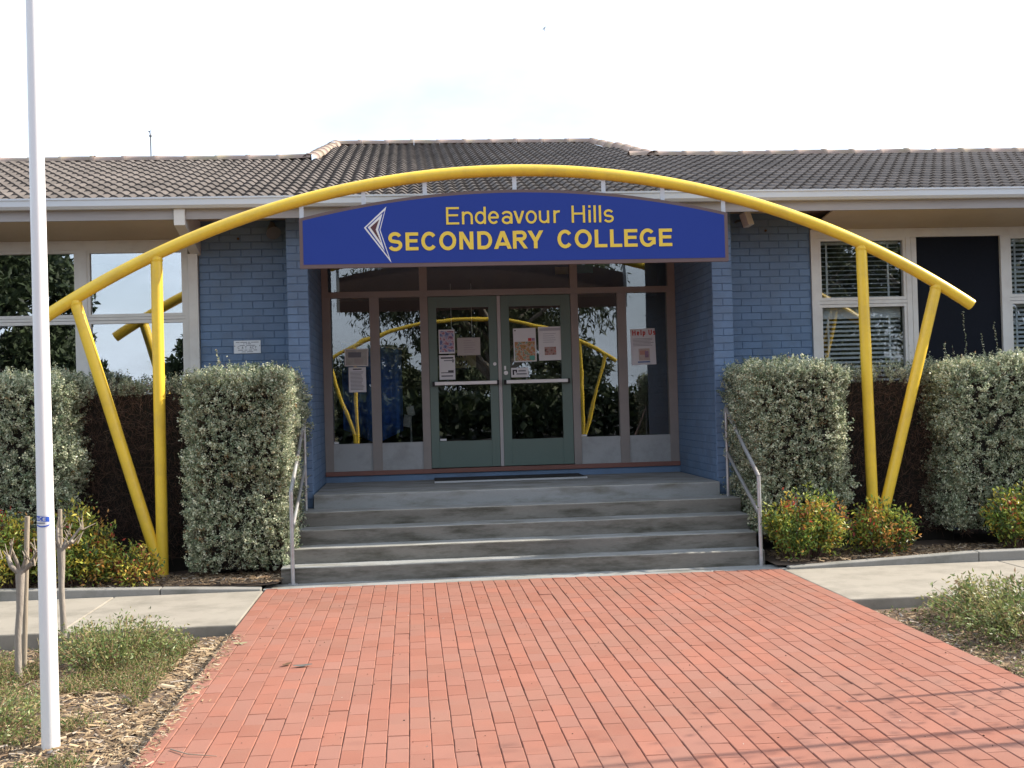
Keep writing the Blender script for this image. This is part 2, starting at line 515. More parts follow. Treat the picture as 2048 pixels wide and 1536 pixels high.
# kerbs rising away from the paving
def kerb(x0, x1, joints):
    k = empty('kerb', (x0, -1.85, 0))
    tag(k, 'low concrete kerb rising away from the steps under the %s hedge' % ('left' if x0 < 0 else 'right'), 'kerb')
    def top(x):
        d = abs(x - x0)
        return 0.012 + 0.085 * min(1.0, d / 2.1)
    js = [x0] + joints + [x1]
    for a, b in zip(js[:-1], js[1:]):
        m = MB()
        s = 0.003 if b > a else -0.003
        a2, b2 = a + s, b - s
        P = []
        for x in (a2, b2):
            P += [(x, -1.89, -0.2), (x, -1.89, top(x)), (x, -1.77, top(x) + 0.004), (x, -1.77, -0.2)]
        m.add(P, [(0, 1, 2, 3), (7, 6, 5, 4), (0, 4, 5, 1), (1, 5, 6, 2), (2, 6, 7, 3), (3, 7, 4, 0)])
        m.build('kerb_stone', M_kerb, k, bevel=0.01, fix=True)


kerb(-0.36, -8.0, [-1.3, -3.0, -4.8, -6.4])
kerb(4.80, 12.0, [6.75, 8.4, 10.2])

# brick paving: separate clay pavers, laid in columns running to the steps
PX0, PITCH, NCOL = -0.318, 0.1146, 44
PL, PW = 0.226, 0.1112
def in_view(p, mgn=0.02):
    d = Vector(p) - CAM
    zf = d.dot(fwd)
    if zf < 0.3: return False
    u = d.dot(right) / zf * 2350 / 2048; v = d.dot(up) / zf * 2350 / 2048
    return abs(u) < 0.5 + mgn and abs(v) < 0.375 + mgn


paving = MB().box(PX0 - 0.01, PX0 + NCOL * PITCH + 0.006, -26.0, -1.862, -0.2, -0.009).build('paving', M_sand)
struct(paving)
def paver_shape():
    hx, hy, c = PW / 2, PL / 2, 0.004
    return ([(-hx, -hy, -0.05), (hx, -hy, -0.05), (hx, hy, -0.05), (-hx, hy, -0.05),
             (-hx, -hy, -c), (hx, -hy, -c), (hx, hy, -c), (-hx, hy, -c),
             (-hx + c, -hy + c * .6, 0), (hx - c, -hy + c * .6, 0), (hx - c, hy - c * .6, 0), (-hx + c, hy - c * .6, 0)],
            [(0, 1, 5, 4), (1, 2, 6, 5), (2, 3, 7, 6), (3, 0, 4, 7), (4, 5, 9, 8), (5, 6, 10, 9), (6, 7, 11, 10), (7, 4, 8, 11), (8, 9, 10, 11)])


PVS, PFS = paver_shape()
pav_mesh = MB().add(PVS, PFS).mesh('paver', M_paver)
spots = []
for c in range(NCOL):
    x = PX0 + (c + 0.5) * PITCH
    y = -1.866 - (0.114 if c % 2 else 0.0) - random.uniform(0, 0.05)
    if y < -1.875:                                    # cut paver closing the column at the steps
        spots.append((x, (-1.866 + y) / 2, max(0.15, (-1.866 - y - 0.002) / PL)))
    off = 0.0
    while y > -18.0:
        p = PL + random.uniform(0.001, 0.004)
        spots.append((x + math.sin(y * 0.7 + c * 0.13) * 0.003 + random.uniform(-.0012, .0012), y - p / 2, 1.0))
        y -= p
vis = [s for s in spots if s[2] == 1.0 and in_view((s[0], s[1], 0), -0.005)]
vis.sort(key=lambda s: (Vector((s[0], s[1], 0)) - CAM).length)
near = set(vis[:300])
rest = MB()
for s in spots:
    rz = random.gauss(0, 0.006); tx = random.gauss(0, 0.004); ty = random.gauss(0, 0.008); dz = random.gauss(0, 0.0012)
    if s in near:
        o = put('paver', pav_mesh, paving)
        o.location = (s[0], s[1], dz); o.rotation_euler = (tx, ty, rz)
    else:
        mt = Matrix.Translation((s[0], s[1], dz)) @ Matrix.Rotation(rz, 4, 'Z') @ Matrix.Rotation(ty, 4, 'Y')
        rest.add([mt @ Vector((v[0], v[1] * s[2], v[2])) for v in PVS], PFS)
tag(rest.build('paver_field', M_paver_i, paving), kind='stuff')

# ------------------------------------------------------------------ steps
st = empty('entrance_steps', (2.28, -1.55, 0), 'worn grey concrete steps leading up to the entrance doors', 'steps')
struct(MB().box(-0.345, 4.79, -1.858, -1.54, -0.25, -0.004).build('concrete_strip', M_conc2))
SY = [-1.55, -1.25, -0.93, -0.56, -0.13]
SX = [(-0.205, 4.655), (-0.20, 4.66), (-0.13, 4.69), (-0.10, 4.70), (0.012, 4.584)]
for i in range(5):
    yb = SY[i + 1] + 0.02 if i < 4 else 1.90
    m = MB()
    x0, x1 = SX[i]; y0 = SY[i]; z1 = 0.15 * (i + 1)
    if i == 3: yb = -0.004 + 0.0
    nx = 28
    # nosing edge slightly worn and uneven
    prof = lambda x: [(y0, -0.1), (y0, z1 - 0.014), (y0 + 0.004, z1 - 0.005), (y0 + 0.014, z1), (yb, z1 - 0.003), (yb, -0.1)]
    ring = []
    for k in range(nx + 1):
        x = x0 + (x1 - x0) * k / nx
        for (py, pz) in prof(x):
            n_ = mnoise.fractal((x * 3, i * 7.0, pz * 5), 1, 2, 3) * 0.0035
            ring.append((x, py - n_ if py < y0 + 0.02 else py, pz + (n_ * 0.8 if pz > 0 else 0)))
    F = []
    for k in range(nx):
        for q in range(6):
            a, b = k * 6 + q, k * 6 + (q + 1) % 6
            F.append((a, a + 6, b + 6, b))
    F += [tuple(range(6)), tuple(range(nx * 6 + 5, nx * 6 - 1, -1))]
    m.add(ring, F)
    for k in range(nx):
        m.m[k * 6 + 2] = 1; m.m[k * 6 + 3] = 2  # nosing strip and, on the lower steps, tread top paler than riser
    so = m.build('step', [M_conc if i < 4 else M_conc2, M_nosing, M_conc2], st, fix=True)

mat_ = empty('door_mat', (2.3, 1.55, 0.747), 'black ribbed doormat with pale metal front edge before the doors', 'doormat')
one('mat_pad', M_black, mat_, (1.38, 3.25, 1.20, 1.86, 0.750, 0.772), bevel=0.004)
one('edge_strip', M_alu, mat_, (1.37, 3.26, 1.175, 1.198, 0.749, 0.770))

# ------------------------------------------------------------------ the building
B = empty('school_building', (2.3, 0.5, 0), 'blue painted brick school building with dark tiled roof and recessed glazed entrance', 'building')
BL, BH, PR = 0.24, 0.086, 0.006
def brick_shape(L):
    hx, hz, c = L / 2 - 0.0038, BH / 2 - 0.0038, 0.0035
    v = [(-hx, 0.01, -hz), (hx, 0.01, -hz), (hx, 0.01, hz), (-hx, 0.01, hz), (-hx, -PR + c, -hz), (hx, -PR + c, -hz), (hx, -PR + c, hz), (-hx, -PR + c, hz),
         (-hx + c, -PR, -hz + c), (hx - c, -PR, -hz + c), (hx - c, -PR, hz - c), (-hx + c, -PR, hz - c)]
    f = [(0, 1, 5, 4), (1, 2, 6, 5), (2, 3, 7, 6), (3, 0, 4, 7), (4, 5, 9, 8), (5, 6, 10, 9), (6, 7, 11, 10), (7, 4, 8, 11), (8, 9, 10, 11)]
    return v, f


brick_cache = {}
def brick(L, x, y, z, parent):
    key = round(L, 2)
    if key not in brick_cache:
        v, f = brick_shape(key)
        brick_cache[key] = MB().add(v, f).mesh('brick', M_brick)
    o = put('brick', brick_cache[key], parent)
    o.location = Vector(o.location) + Vector((x, y + random.gauss(0, 0.0008), z))
    return o


def course_cells(x0, x1, shift):
    cells = []; x = x0 - shift
    while x < x1 - 0.02:
        a, b = max(x, x0), min(x + BL, x1)
        if b - a > 0.03: cells.append((a, b))
        x += BL
    return cells


def brick_face(parent, x0, x1, y, z0, z1, shift0, zvis0, zvis1):
    """courses of bricks on a wall that faces the camera; those in sight are single objects"""
    z = z0; k = 0
    hidden = MB()
    while z + BH <= z1 + 0.03:
        for a, b in course_cells(x0, x1, (shift0 if k % 2 else 0.0)):
            zc = z + BH / 2
            if zvis0 <= zc <= zvis1:
                brick(b - a, (a + b) / 2, y, zc, parent)
            else:
                v, f = brick_shape(b - a)
                hidden.add([(p[0] + (a + b) / 2, p[1] + y, p[2] + zc) for p in v], f)
        z += BH; k += 1
    if hidden.v:
        tag(hidden.build('brick_courses', M_brick_i, parent), kind='stuff')


wl = one('wall', M_mortar, B, (-1.285, -0.232, 0.50, 0.74, 0.0, 4.05))
brick_face(wl, -1.285, -0.24, 0.50, 0.04, 3.86, 0.12, 2.02, 3.80)
wr = one('wall', M_mortar, B, (4.828, 5.94, 0.50, 0.74, 0.0, 4.05))
brick_face(wr, 4.836, 5.94, 0.50, 0.04, 3.86, 0.12, 2.02, 3.80)
pl_ = one('pier', M_mortar, B, (-0.236, -0.004, 0.004, 2.30, 0.0, 4.05))
brick_face(pl_, -0.24, 0.0, 0.004, 0.61, 3.86, 0.12, 0.85, 3.75)
pr_ = one('pier', M_mortar, B, (4.600, 4.832, 0.004, 2.30, 0.0, 4.05))
brick_face(pr_, 4.596, 4.836, 0.004, 0.61, 3.86, 0.12, 0.65, 3.30)
# return walls of the recess: courses seen at a glancing angle
for sgn, xx, par in ((1, -0.004, pl_), (-1, 4.600, pr_)):
    m = MB(); z = 0.752; k = 1
    while z + BH < 3.85:
        for a, b in course_cells(0.015, 1.90, 0.12 if k % 2 else 0.0):
            v, f = brick_shape(b - a)
            yc = (a + b) / 2
            # rotate so that the face looks along +-X
            m.add([(xx - sgn * p[1] * 0.8, yc + sgn * p[0], p[2] + z + BH / 2) for p in v], f)
        z += BH; k += 1
    tag(m.build('brick_courses', M_brick_i, par), kind='stuff')
# rusty anchor bolts high on both walls
for x in (-0.83, 5.40):
    MB().tube([(x, 0.50, 3.69), (x, 0.475, 3.69)], 0.014, 10).build('anchor_bolt', M_rust, wl if x < 0 else wr)

# soffit, ceiling of the recess, fascia, gutter
one('soffit', M_beige, B, (-9.0, 14.0, -0.365, 2.3, 3.90, 3.93))
one('fascia', M_fascia, B, (-9.0, 14.0, -0.395, -0.368, 3.785, 4.02))
gm = MB()
gm.prism([(-0.398, 3.895), (-0.470, 3.895), (-0.495, 3.925), (-0.495, 3.985), (-0.505, 3.990), (-0.505, 4.010), (-0.488, 4.010), (-0.488, 3.930), (-0.47, 3.91), (-0.398, 3.91)], 'x', -9.0, 14.0)
gm.build('gutter', M_gutter, B, fix=True)
# tapered outrigger beams under the eave
for x in (-1.315, -5.2, 9.9):
    bm_ = MB()
    bm_.prism([(-0.44, 3.895), (-0.44, 3.715), (0.52, 3.50), (0.52, 3.895)], 'x', x - 0.058, x + 0.058)
    bm_.build('outrigger_beam', M_offwhite, B, bevel=0.004, fix=True)

# ---- window bays
def window(x0, x1, panes, zt, zb, ztr, name='window', parent=B, transom=True):
    w_ = empty('window', (0, 0, 0)); w_.parent = parent; w_.location = Vector((0, 0, 0)) - Vector(parent.location)
    return w_


def wbox(par, name, mat, b, bevel=0.0):
    return one(name, mat, par, b, bevel=bevel)


def make_window(lights, ztop, zbot, tr, x_out0, x_out1, frame_mat=M_offwhite):
    """lights: list of (x0,x1,kind); a frame object with a pane for each light"""
    m = MB()
    yf, yb = 0.47, 0.56
    m.box(x_out0, x_out1, yf, yb, ztop, ztop + 0.085)
    m.box(x_out0, x_out1, yf - 0.02, yb, zbot - 0.08, zbot)
    xs = [x_out0] + [v for l in lights for v in l[:2]] + [x_out1]
    for i in range(0, len(xs), 2):
        a, b = xs[i], xs[i + 1]
        if b - a > 0.005:
            if b - a > 0.11:                      # doubled mullion with a joint
                c = (a + b) / 2
                m.box(a, c - 0.003, yf + 0.004, yb, zbot, ztop); m.box(c + 0.003, b, yf + 0.008, yb, zbot, ztop)
            else:
                m.box(a, b, yf + 0.004, yb, zbot, ztop)
    w_ = m.build('window', frame_mat, B)
    for x0, x1, kind in lights:
        if kind == 'dark':
            one('infill_panel', M_navy, w_, (x0, x1, yf + 0.045, yf + 0.05, zbot, ztop))  # flat near-black panel across the whole opening
            continue
        s = 0.035
        for (za, zb_) in ((tr[1], ztop), (zbot, tr[0])):
            f = MB()
            f.box(x0, x0 + s, yf + 0.014, yb - 0.01, za, zb_); f.box(x1 - s, x1, yf + 0.014, yb - 0.01, za, zb_)
            f.box(x0 + s, x1 - s, yf + 0.014, yb - 0.01, za, za + s); f.box(x0 + s, x1 - s, yf + 0.014, yb - 0.01, zb_ - s, zb_)
            f.build('sash', frame_mat, w_)
            one('pane', G_win if x0 < 0 else G_win2, w_, (x0 + s, x1 - s, yf + 0.05, yf + 0.054, za + s, zb_ - s))
        one('transom', frame_mat, w_, (x0, x1, yf + 0.008, yb, tr[0] + 0.004, tr[1] - 0.004))
    return w_


make_window([(-5.4, -4.10, 'g'), (-3.98, -2.645, 'g'), (-2.54, -1.445, 'g')], 3.585, 1.75, (2.775, 2.815), -5.5, -1.405)
make_window([(6.035, 7.125, 'g'), (7.257, 8.318, 'dark'), (8.42, 9.5, 'g'), (9.62, 10.7, 'g')], 3.585, 1.75, (2.785, 2.833), 5.945, 10.8)
one('window_post', M_offwhite, B, (-1.400, -1.290, 0.44, 0.60, 0.5, 3.52), bevel=0.004)
for a_, b_ in ((-9.0, -1.374), (5.945, 14.0)):
    MB().prism([(-0.366, 3.800), (0.486, 3.694), (0.486, 3.712), (-0.366, 3.818)], 'x', a_, b_).build('eave_panel', M_beige, B, fix=True)
one('cover_strip', M_offwhite, B, (-9.0, -1.405, 0.474, 0.50, 3.672, 3.692))
one('cover_strip', M_offwhite, B, (5.945, 14.0, 0.474, 0.50, 3.672, 3.692))
# brick below and beyond the windows
one('wall', M_brick, B, (-9.0, -5.50, 0.50, 0.70, 0.0, 4.05))
one('wall', M_brick, B, (-5.50, -1.40, 0.50, 0.70, 0.0, 1.668))
one('wall', M_brick, B, (5.945, 10.8, 0.50, 0.70, 0.0, 1.668))
one('wall', M_brick, B, (10.8, 14.0, 0.50, 0.70, 0.0, 4.05))
one('wall', M_brick, B, (-9.0, -8.8, 0.70, 12.2, 0.0, 4.05), (13.8, 14.0, 0.70, 12.2, 0.0, 4.05), (-8.8, 13.8, 12.0, 12.2, 0.0, 4.05))

# dim rooms behind the glass
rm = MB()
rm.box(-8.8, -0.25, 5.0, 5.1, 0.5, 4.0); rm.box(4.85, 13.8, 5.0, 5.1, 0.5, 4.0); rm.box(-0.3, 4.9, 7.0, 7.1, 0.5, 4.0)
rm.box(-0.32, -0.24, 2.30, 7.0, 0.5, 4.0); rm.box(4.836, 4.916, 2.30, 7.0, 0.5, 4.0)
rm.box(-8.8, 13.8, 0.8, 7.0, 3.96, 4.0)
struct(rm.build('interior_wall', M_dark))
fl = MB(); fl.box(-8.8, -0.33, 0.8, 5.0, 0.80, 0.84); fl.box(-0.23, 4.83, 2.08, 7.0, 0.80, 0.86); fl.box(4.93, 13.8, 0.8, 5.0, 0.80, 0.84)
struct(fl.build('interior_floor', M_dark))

# ---- roof
PITCH_R = R(16.3); CR, SR = math.cos(PITCH_R), math.sin(PITCH_R)
EY, EZ = -0.44, 3.955
def roofp(x, d, h=0.0):                    # d = distance up the slope, h = height off the slope
    return Vector((x, EY + d * CR - h * SR, EZ + d * SR + h * CR))


DW = 5.25; DC = 8.40
rf = MB()
def rq(x0, x1, d0, d1, x2, x3, h):
    rf.add([roofp(x0, d0, h), roofp(x1, d0, h), roofp(x3, d1, h), roofp(x2, d1, h)], [(0, 1, 2, 3)])
rq(-9.0, 14.0, 0.02, DW, -9.0, 14.0, -0.012)
rq(-0.30, 4.90, DW, DC, -0.10, 4.50, -0.012)
rz_ = roofp(0, DW).z
rf.add([roofp(-9, DW), roofp(14, DW), (14, 12.2, 3.985), (-9, 12.2, 3.985)], [(3, 2, 1, 0)])
rc = roofp(0, DC)
PWY = roofp(0, DW).y
rf.add([(-0.30, PWY, rz_ - .02), (-0.10, rc.y, rc.z - .012), (-0.30, 10.2, rz_ - 0.6)], [(0, 1, 2)])
rf.add([(4.90, PWY, rz_ - .02), (4.50, rc.y, rc.z - .012), (4.90, 10.2, rz_ - 0.6)], [(2, 1, 0)])
rf.add([(-0.10, rc.y, rc.z - .012), (4.50, rc.y, rc.z - .012), (4.90, 10.2, rz_ - 0.6), (-0.30, 10.2, rz_ - 0.6)], [(3, 2, 1, 0)])
roof = rf.build('roof', M_tile, B)
GA, TW, PER, AMP = 0.31, 0.284, 0.142, 0.019
def tile_shape():
    n = 16
    v = []
    for j, (d, h) in enumerate(((0.0, -0.012), (0.0, 0.026), (GA + 0.02, 0.004))):
        for i in range(n + 1):
            x = -TW / 2 + TW * i / n
            ph = (x / PER) % 1.0
            w = AMP * (0.5 - 0.5 * math.cos(2 * math.pi * ph)) ** 0.8 * 2
            xx = x * (0.992 if i in (0, n) else 1.0)
            v.append((xx, d, h + (w if j else w * 0.35)))
    f = []
    for j in range(2):
        for i in range(n):
            a = j * (n + 1) + i
            f.append((a, a + 1, a + n + 2, a + n + 1))
    return v, f


TV, TF = tile_shape()
tb = MB(); tb.add(TV, TF); tile_mesh = tb.mesh('roof_tile', M_tile)
tspots = []
nrow = int(DC / GA) + 1
for r_ in range(nrow):
    d = r_ * GA - 0.03
    xa, xb = (-9.0, 14.0)
    if d > DW - 0.28:
        t = (d - DW) / (DC - DW)
        if d > DC - 0.25: break
        xa, xb = -0.30 + 0.20 * t, 4.90 - 0.40 * t
    sh = 0.0
    k0 = math.ceil((xa - sh) / TW + 0.5); k1 = math.floor((xb - sh) / TW - 0.5)
    for k in range(k0, k1 + 1):
        tspots.append((k * TW + sh, d, r_))
inview = [s for s in tspots if in_view(roofp(s[0], s[1]), 0.0)]
near_t = set(sorted(inview, key=lambda s: (s[2], s[0]))[:300])
joined = MB()
rot = Matrix.Rotation(PITCH_R, 4, 'X')
for s in tspots:
    p = roofp(s[0], s[1])
    mt = Matrix.Translation(p) @ Matrix.Rotation(random.gauss(0, 0.006), 4, 'Z') @ rot @ Matrix.Rotation(random.gauss(0, 0.005), 4, 'Y')
    if s in near_t:
        o = put('roof_tile', tile_mesh, roof)
        o.matrix_local = Matrix.Translation(-Vector(B.location)) @ mt if False else mt
        off = Vector(roof.location) + Vector(B.location)
        o.location = mt.to_translation() - off
        o.rotation_euler = mt.to_euler()
    else:
        joined.add([mt @ Vector(v) for v in TV], TF)
tag(joined.build('roof_tile_field', M_tile, roof), kind='stuff')

# ridge and hip cappings
def cap_shape(L):
    m = MB(); n = 8; v = []
    for j, (y, rr) in enumerate(((0, 1.0), (L * 0.86, 0.93), (L * 0.86, 1.06), (L, 1.06))):
        for i in range(n + 1):
            a = math.pi * i / n
            v.append((y, -math.cos(a) * 0.115 * rr, math.sin(a) * 0.085 * rr + 0.012))
    f = []
    for j in range(3):
        for i in range(n):
            a = j * (n + 1) + i
            f.append((a, a + n + 1, a + n + 2, a + 1))
    return m.add(v, f, 0, True)


cap_mesh = cap_shape(0.455).mesh('ridge_tile', M_ridge)
def caps(p0, p1):
    p0, p1 = Vector(p0), Vector(p1)
    d = p1 - p0; n = max(1, round(d.length / 0.44)); u = d.normalized()
    yv = Vector((0, 0, 1)).cross(u).normalized(); zv = u.cross(yv)
    rm_ = Matrix((u, yv, zv)).transposed()
    for k in range(n):
        o = put('ridge_tile', cap_mesh, roof)
        off = Vector(roof.location) + Vector(B.location)
        o.location = p0 + d * k / n - off + Vector((0, 0, random.gauss(0, 0.003)))
        o.rotation_euler = (rm_.to_4x4() @ Matrix.Rotation(random.gauss(0, 0.012), 4, 'Y')).to_euler()


pw = roofp(0, DW); pc = roofp(0, DC)
caps((-8.0, pw.y, pw.z), (-0.30, pw.y, pw.z))
caps((4.55, pw.y, pw.z), (13.0, pw.y, pw.z))
caps((-0.10, pc.y, pc.z), (4.50, pc.y, pc.z))
caps((-0.32, pw.y - 0.1, pw.z - 0.01), (-0.10, pc.y, pc.z))
caps((4.92, pw.y - 0.1, pw.z - 0.01), (4.50, pc.y, pc.z))

# ---- entrance screen: brown joinery, panes, kick panels, doors
ef = MB()
YF, YB = 1.885, 1.985
ZS = 0.885
for a, b in ((0.003, 0.110), (0.606, 0.728), (1.252, 1.352), (3.208, 3.305), (3.820, 3.940), (4.480, 4.593)):
    ef.box(a, b, YF, YB, ZS, 3.104)
ef.box(0.003, 4.593, YF - 0.006, YB, 3.105, 3.182)
for a, b in ((0.003, 0.084), (1.252, 1.352), (3.208, 3.305), (4.500, 4.593)):
    ef.box(a, b, YF, YB, 3.183, 3.80)
ef.box(0.003, 4.593, YF - 0.006, YB, 3.801, 3.90)
frame_ = ef.build('entrance_screen', M_brown, B)
one('threshold', M_brick, B, (0.003, 4.593, 1.872, 2.08, 0.70, 0.828))
one('sill', M_sill, B, (0.003, 4.593, 1.845, 2.08, 0.829, 0.884), bevel=0.004)
for a, b in ((0.110, 0.606), (0.728, 1.252), (3.305, 3.820), (3.940, 4.480)):
    one('kick_panel', M_grey, frame_, (a, b, YF + 0.02, YB - 0.01, ZS, 1.235))
    one('pane', G_door, frame_, (a, b, YF + 0.045, YF + 0.050, 1.236, 3.104))
for a, b in ((0.084, 1.252), (1.352, 3.208), (3.305, 4.500)):
    one('pane', G_door, frame_, (a, b, YF + 0.045, YF + 0.050, 3.183, 3.80))
# the two door leaves, hung between the brown mullions
doors = []
for x0, x1, gx0, gx1 in ((1.356, 2.243, 1.462, 2.136), (2.292, 3.204, 2.402, 3.073)):
    m = MB()
    y0, y1 = YF + 0.012, YF + 0.058
    m.box(x0, gx0, y0, y1, 0.893, 3.100); m.box(gx1, x1, y0, y1, 0.893, 3.100)
    m.box(gx0, gx1, y0, y1, 0.893, 1.232); m.box(gx0, gx1, y0, y1, 2.956, 3.100)
    d_ = m.build('door', M_green, B, bevel=0.003)
    one('pane', G_door, d_, (gx0, gx1, y0 + 0.022, y0 + 0.027, 1.232, 2.956))
    bx0, bx1 = (1.418, 2.218) if x0 < 2 else (2.342, 3.140)
    pb = one('push_bar', M_alu, d_, (bx0, bx1, y0 - 0.075, y0 - 0.05, 1.955, 2.000), bevel=0.004)
    one('bar_bracket', M_black, pb, (bx0 - 0.028, bx0 - 0.001, y0 - 0.07, y0 - 0.001, 1.945, 2.005), (bx1 + 0.001, bx1 + 0.028, y0 - 0.07, y0 - 0.001, 1.945, 2.005))
    if x0 > 2:
        MB().tube([(2.342, y0, 2.095), (2.342, y0 - 0.022, 2.095)], 0.027, 18).build('lock_cylinder', M_alu, d_)
        one('lock_plate', M_alu, d_, (2.322, 2.345, y0 - 0.008, y0 - 0.001, 2.135, 2.185))
    else:
        MB().tube([(2.200, y0, 2.215), (2.200, y0 - 0.015, 2.215)], 0.022, 16).build('lock_cylinder', M_alu, d_)
    doors.append(d_)
one('meeting_strip', pm('pale_meeting_strip', (0.42, 0.40, 0.40), 0.5, 0.06), doors[0], (2.246, 2.289, YF + 0.002, YF + 0.035, 0.893, 3.098))

# mural strip and green painted shape inside, behind the transom lights
one('mural_panel', M_mural, B, (0.10, 4.5, 2.55, 2.57, 3.12, 3.85))
one('mural_patch', M_inkgreen, B, (3.30, 3.62, 2.535, 2.545, 3.44, 3.56))
one('mural_patch', M_inkyel, B, (3.10, 3.32, 2.535, 2.545, 3.43, 3.53))

# ------------------------------------------------------------------ stroke lettering (plain grotesque letters)
def arc(cx, cy, rx, ry, a0, a1, n=18):
    return [(cx + rx * math.cos(R(a0 + (a1 - a0) * i / n)), cy + ry * math.sin(R(a0 + (a1 - a0) * i / n))) for i in range(n + 1)]


def glyph(ch, W, H, w, xh):
    """returns (polylines [(pts, closed)], polygons) in a box W x H with stroke w"""
    h = w / 2; P = []; G = []
    hs = w * 0.88                                            # thinner horizontals
    q = hs / 2
    def bar(x0, x1, y): G.append([(x0, y - q), (x1, y - q), (x1, y + q), (x0, y + q)])
    def stem(x, y0=0, y1=None):
        y1 = H if y1 is None else y1
        G.append([(x - h, y0), (x + h, y0), (x + h, y1), (x - h, y1)])
    def diag(xa, ya, xb, yb, ww=None):
        ww = (ww or w) * 0.56
        G.append([(xa - ww, ya), (xa + ww, ya), (xb + ww, yb), (xb - ww, yb)])
    if ch in 'EFL':
        stem(h)
        if ch != 'L': bar(w, W, H - q); bar(w, W * 0.93, H * 0.53)
        if ch != 'F': bar(w, W, q)
    elif ch == 'H': stem(h); stem(W - h); bar(w, W - w, H * 0.53)
    elif ch == 'I' or ch == 'l': stem(W / 2)
    elif ch == 'i':
        stem(W / 2, 0, xh); stem(W / 2, H - w * 1.0, H)
    elif ch == 'N': stem(h); stem(W - h); diag(h, H, W - h, 0, w * 0.95)
    elif ch == 'T': stem(W / 2, 0, H - hs); bar(0, W, H - q)
    elif ch == 'D':
        stem(h)
        rx = W * 0.55
        P.append(([(w, H - q), (W - rx, H - q)] + arc(W - rx, H / 2, rx - h, H / 2 - q, 90, -90) + [(w, q)], False))
    elif ch == 'O': P.append((arc(W / 2, H / 2, W / 2 - h, H / 2 - q + 0.004, 0, 340, 34), True))
    elif ch == 'o': P.append((arc(W / 2, xh / 2, W / 2 - h, xh / 2 - q + 0.002, 0, 340, 30), True))
    elif ch == 'C': P.append((arc(W / 2 + W * .02, H / 2, W / 2 - h, H / 2 - q + 0.003, 38, 322, 30), False))
    elif ch == 'G':
        P.append((arc(W / 2, H / 2, W / 2 - h, H / 2 - q + 0.003, 42, 325, 30) , False))
        bar(W * 0.52, W, H * 0.44); stem(W - h, H * 0.12, H * 0.44 - q)
    elif ch in 'Ss':
        HH = H if ch == 'S' else xh
        a = HH * 0.255 - q * .2
        rx = W / 2 - h
        top = arc(W / 2, HH - q - a + q * .3, rx * 0.93, a, 22, 225, 14)
        bot = arc(W / 2, q + a - q * .3, rx, a, 45, -158, 14)
        P.append((top + bot, False))
    elif ch == 'A':
        diag(w * 0.56, 0, W / 2, H); diag(W - w * 0.56, 0, W / 2, H); bar(W * 0.24, W * 0.76, H * 0.27)
    elif ch == 'R':
        stem(h)
        ry = (H * 0.56 - hs) / 2
        P.append(([(w, H - q), (W * .58, H - q)] + arc(W * .58, H - q - ry, W * .36 - h + .0, ry, 90, -90, 12) + [(w, H - q - 2 * ry)], False))
        diag(W - w * .56, 0, W * 0.50, H * 0.44)
    elif ch == 'Y':
        diag(w * .56, H, W / 2, H * 0.40); diag(W - w * .56, H, W / 2, H * 0.40); stem(W / 2, 0, H * 0.42)
    elif ch == 'U' or ch == 'u':
        HH = H if ch == 'U' else xh
        r2 = (W - w) / 2
        P.append(([(h, HH), (h, r2 + q)] + arc(W / 2, r2 + q, r2, r2, 180, 360, 14) + [(W - h, HH)], False))
        if ch == 'u': stem(W - h, 0, xh * 0.6)
    elif ch == 'n':
        stem(h, 0, xh); r2 = (W - w) / 2
        P.append((arc(W / 2, xh - q - r2, r2, r2, 165, 0, 12) + [(W - h, 0)], False))
    elif ch == 'r':
        stem(h, 0, xh)
        P.append((arc(W * 0.95, xh - q - W * .55, W * 0.75, W * 0.55, 165, 80, 8), False))
    elif ch in 'dp':
        x = W - h if ch == 'd' else h
        stem(x, 0 if ch == 'd' else -H * .28, H if ch == 'd' else xh)
        P.append((arc(W / 2, xh / 2, W / 2 - h, xh / 2 - q, 0, 340, 28), True))
    elif ch == 'e':
        P.append((arc(W / 2, xh / 2, W / 2 - h, xh / 2 - q + .001, 0, 318, 26), False)); bar(w * .8, W - w * .3, xh * 0.50)
    elif ch == 'a':
        ra = xh * 0.26
        P.append((arc(W * .47, ra + q * .4, W * .47 - h, ra - q * .2, 0, 340, 22), True))
        P.append((arc(W * .48, xh - q - W * .28, W * 0.43 - h * .2, W * .28, 160, 5, 12) + [(W * .9, xh * .5), (W * .9 , 0)], False))
    elif ch == 'v':
        diag(w * .56, xh, W / 2, 0); diag(W - w * .56, xh, W / 2, 0)
    return P, G


def ribbon(pts, w, closed):
    n = len(pts); L_, R_ = [], []
    for i in range(n):
        a = pts[i - 1] if (i > 0 or closed) else pts[i]
        b = pts[(i + 1) % n] if (i < n - 1 or closed) else pts[i]
        tx, ty = b[0] - a[0], b[1] - a[1]; l = math.hypot(tx, ty) or 1
        nx, ny = -ty / l, tx / l
        L_.append((pts[i][0] + nx * w / 2, pts[i][1] + ny * w / 2)); R_.append((pts[i][0] - nx * w / 2, pts[i][1] - ny * w / 2))
    quads = []
    for i in range(n if closed else n - 1):
        j = (i + 1) % n
        quads.append([L_[i], R_[i], R_[j], L_[j]])
    return quads


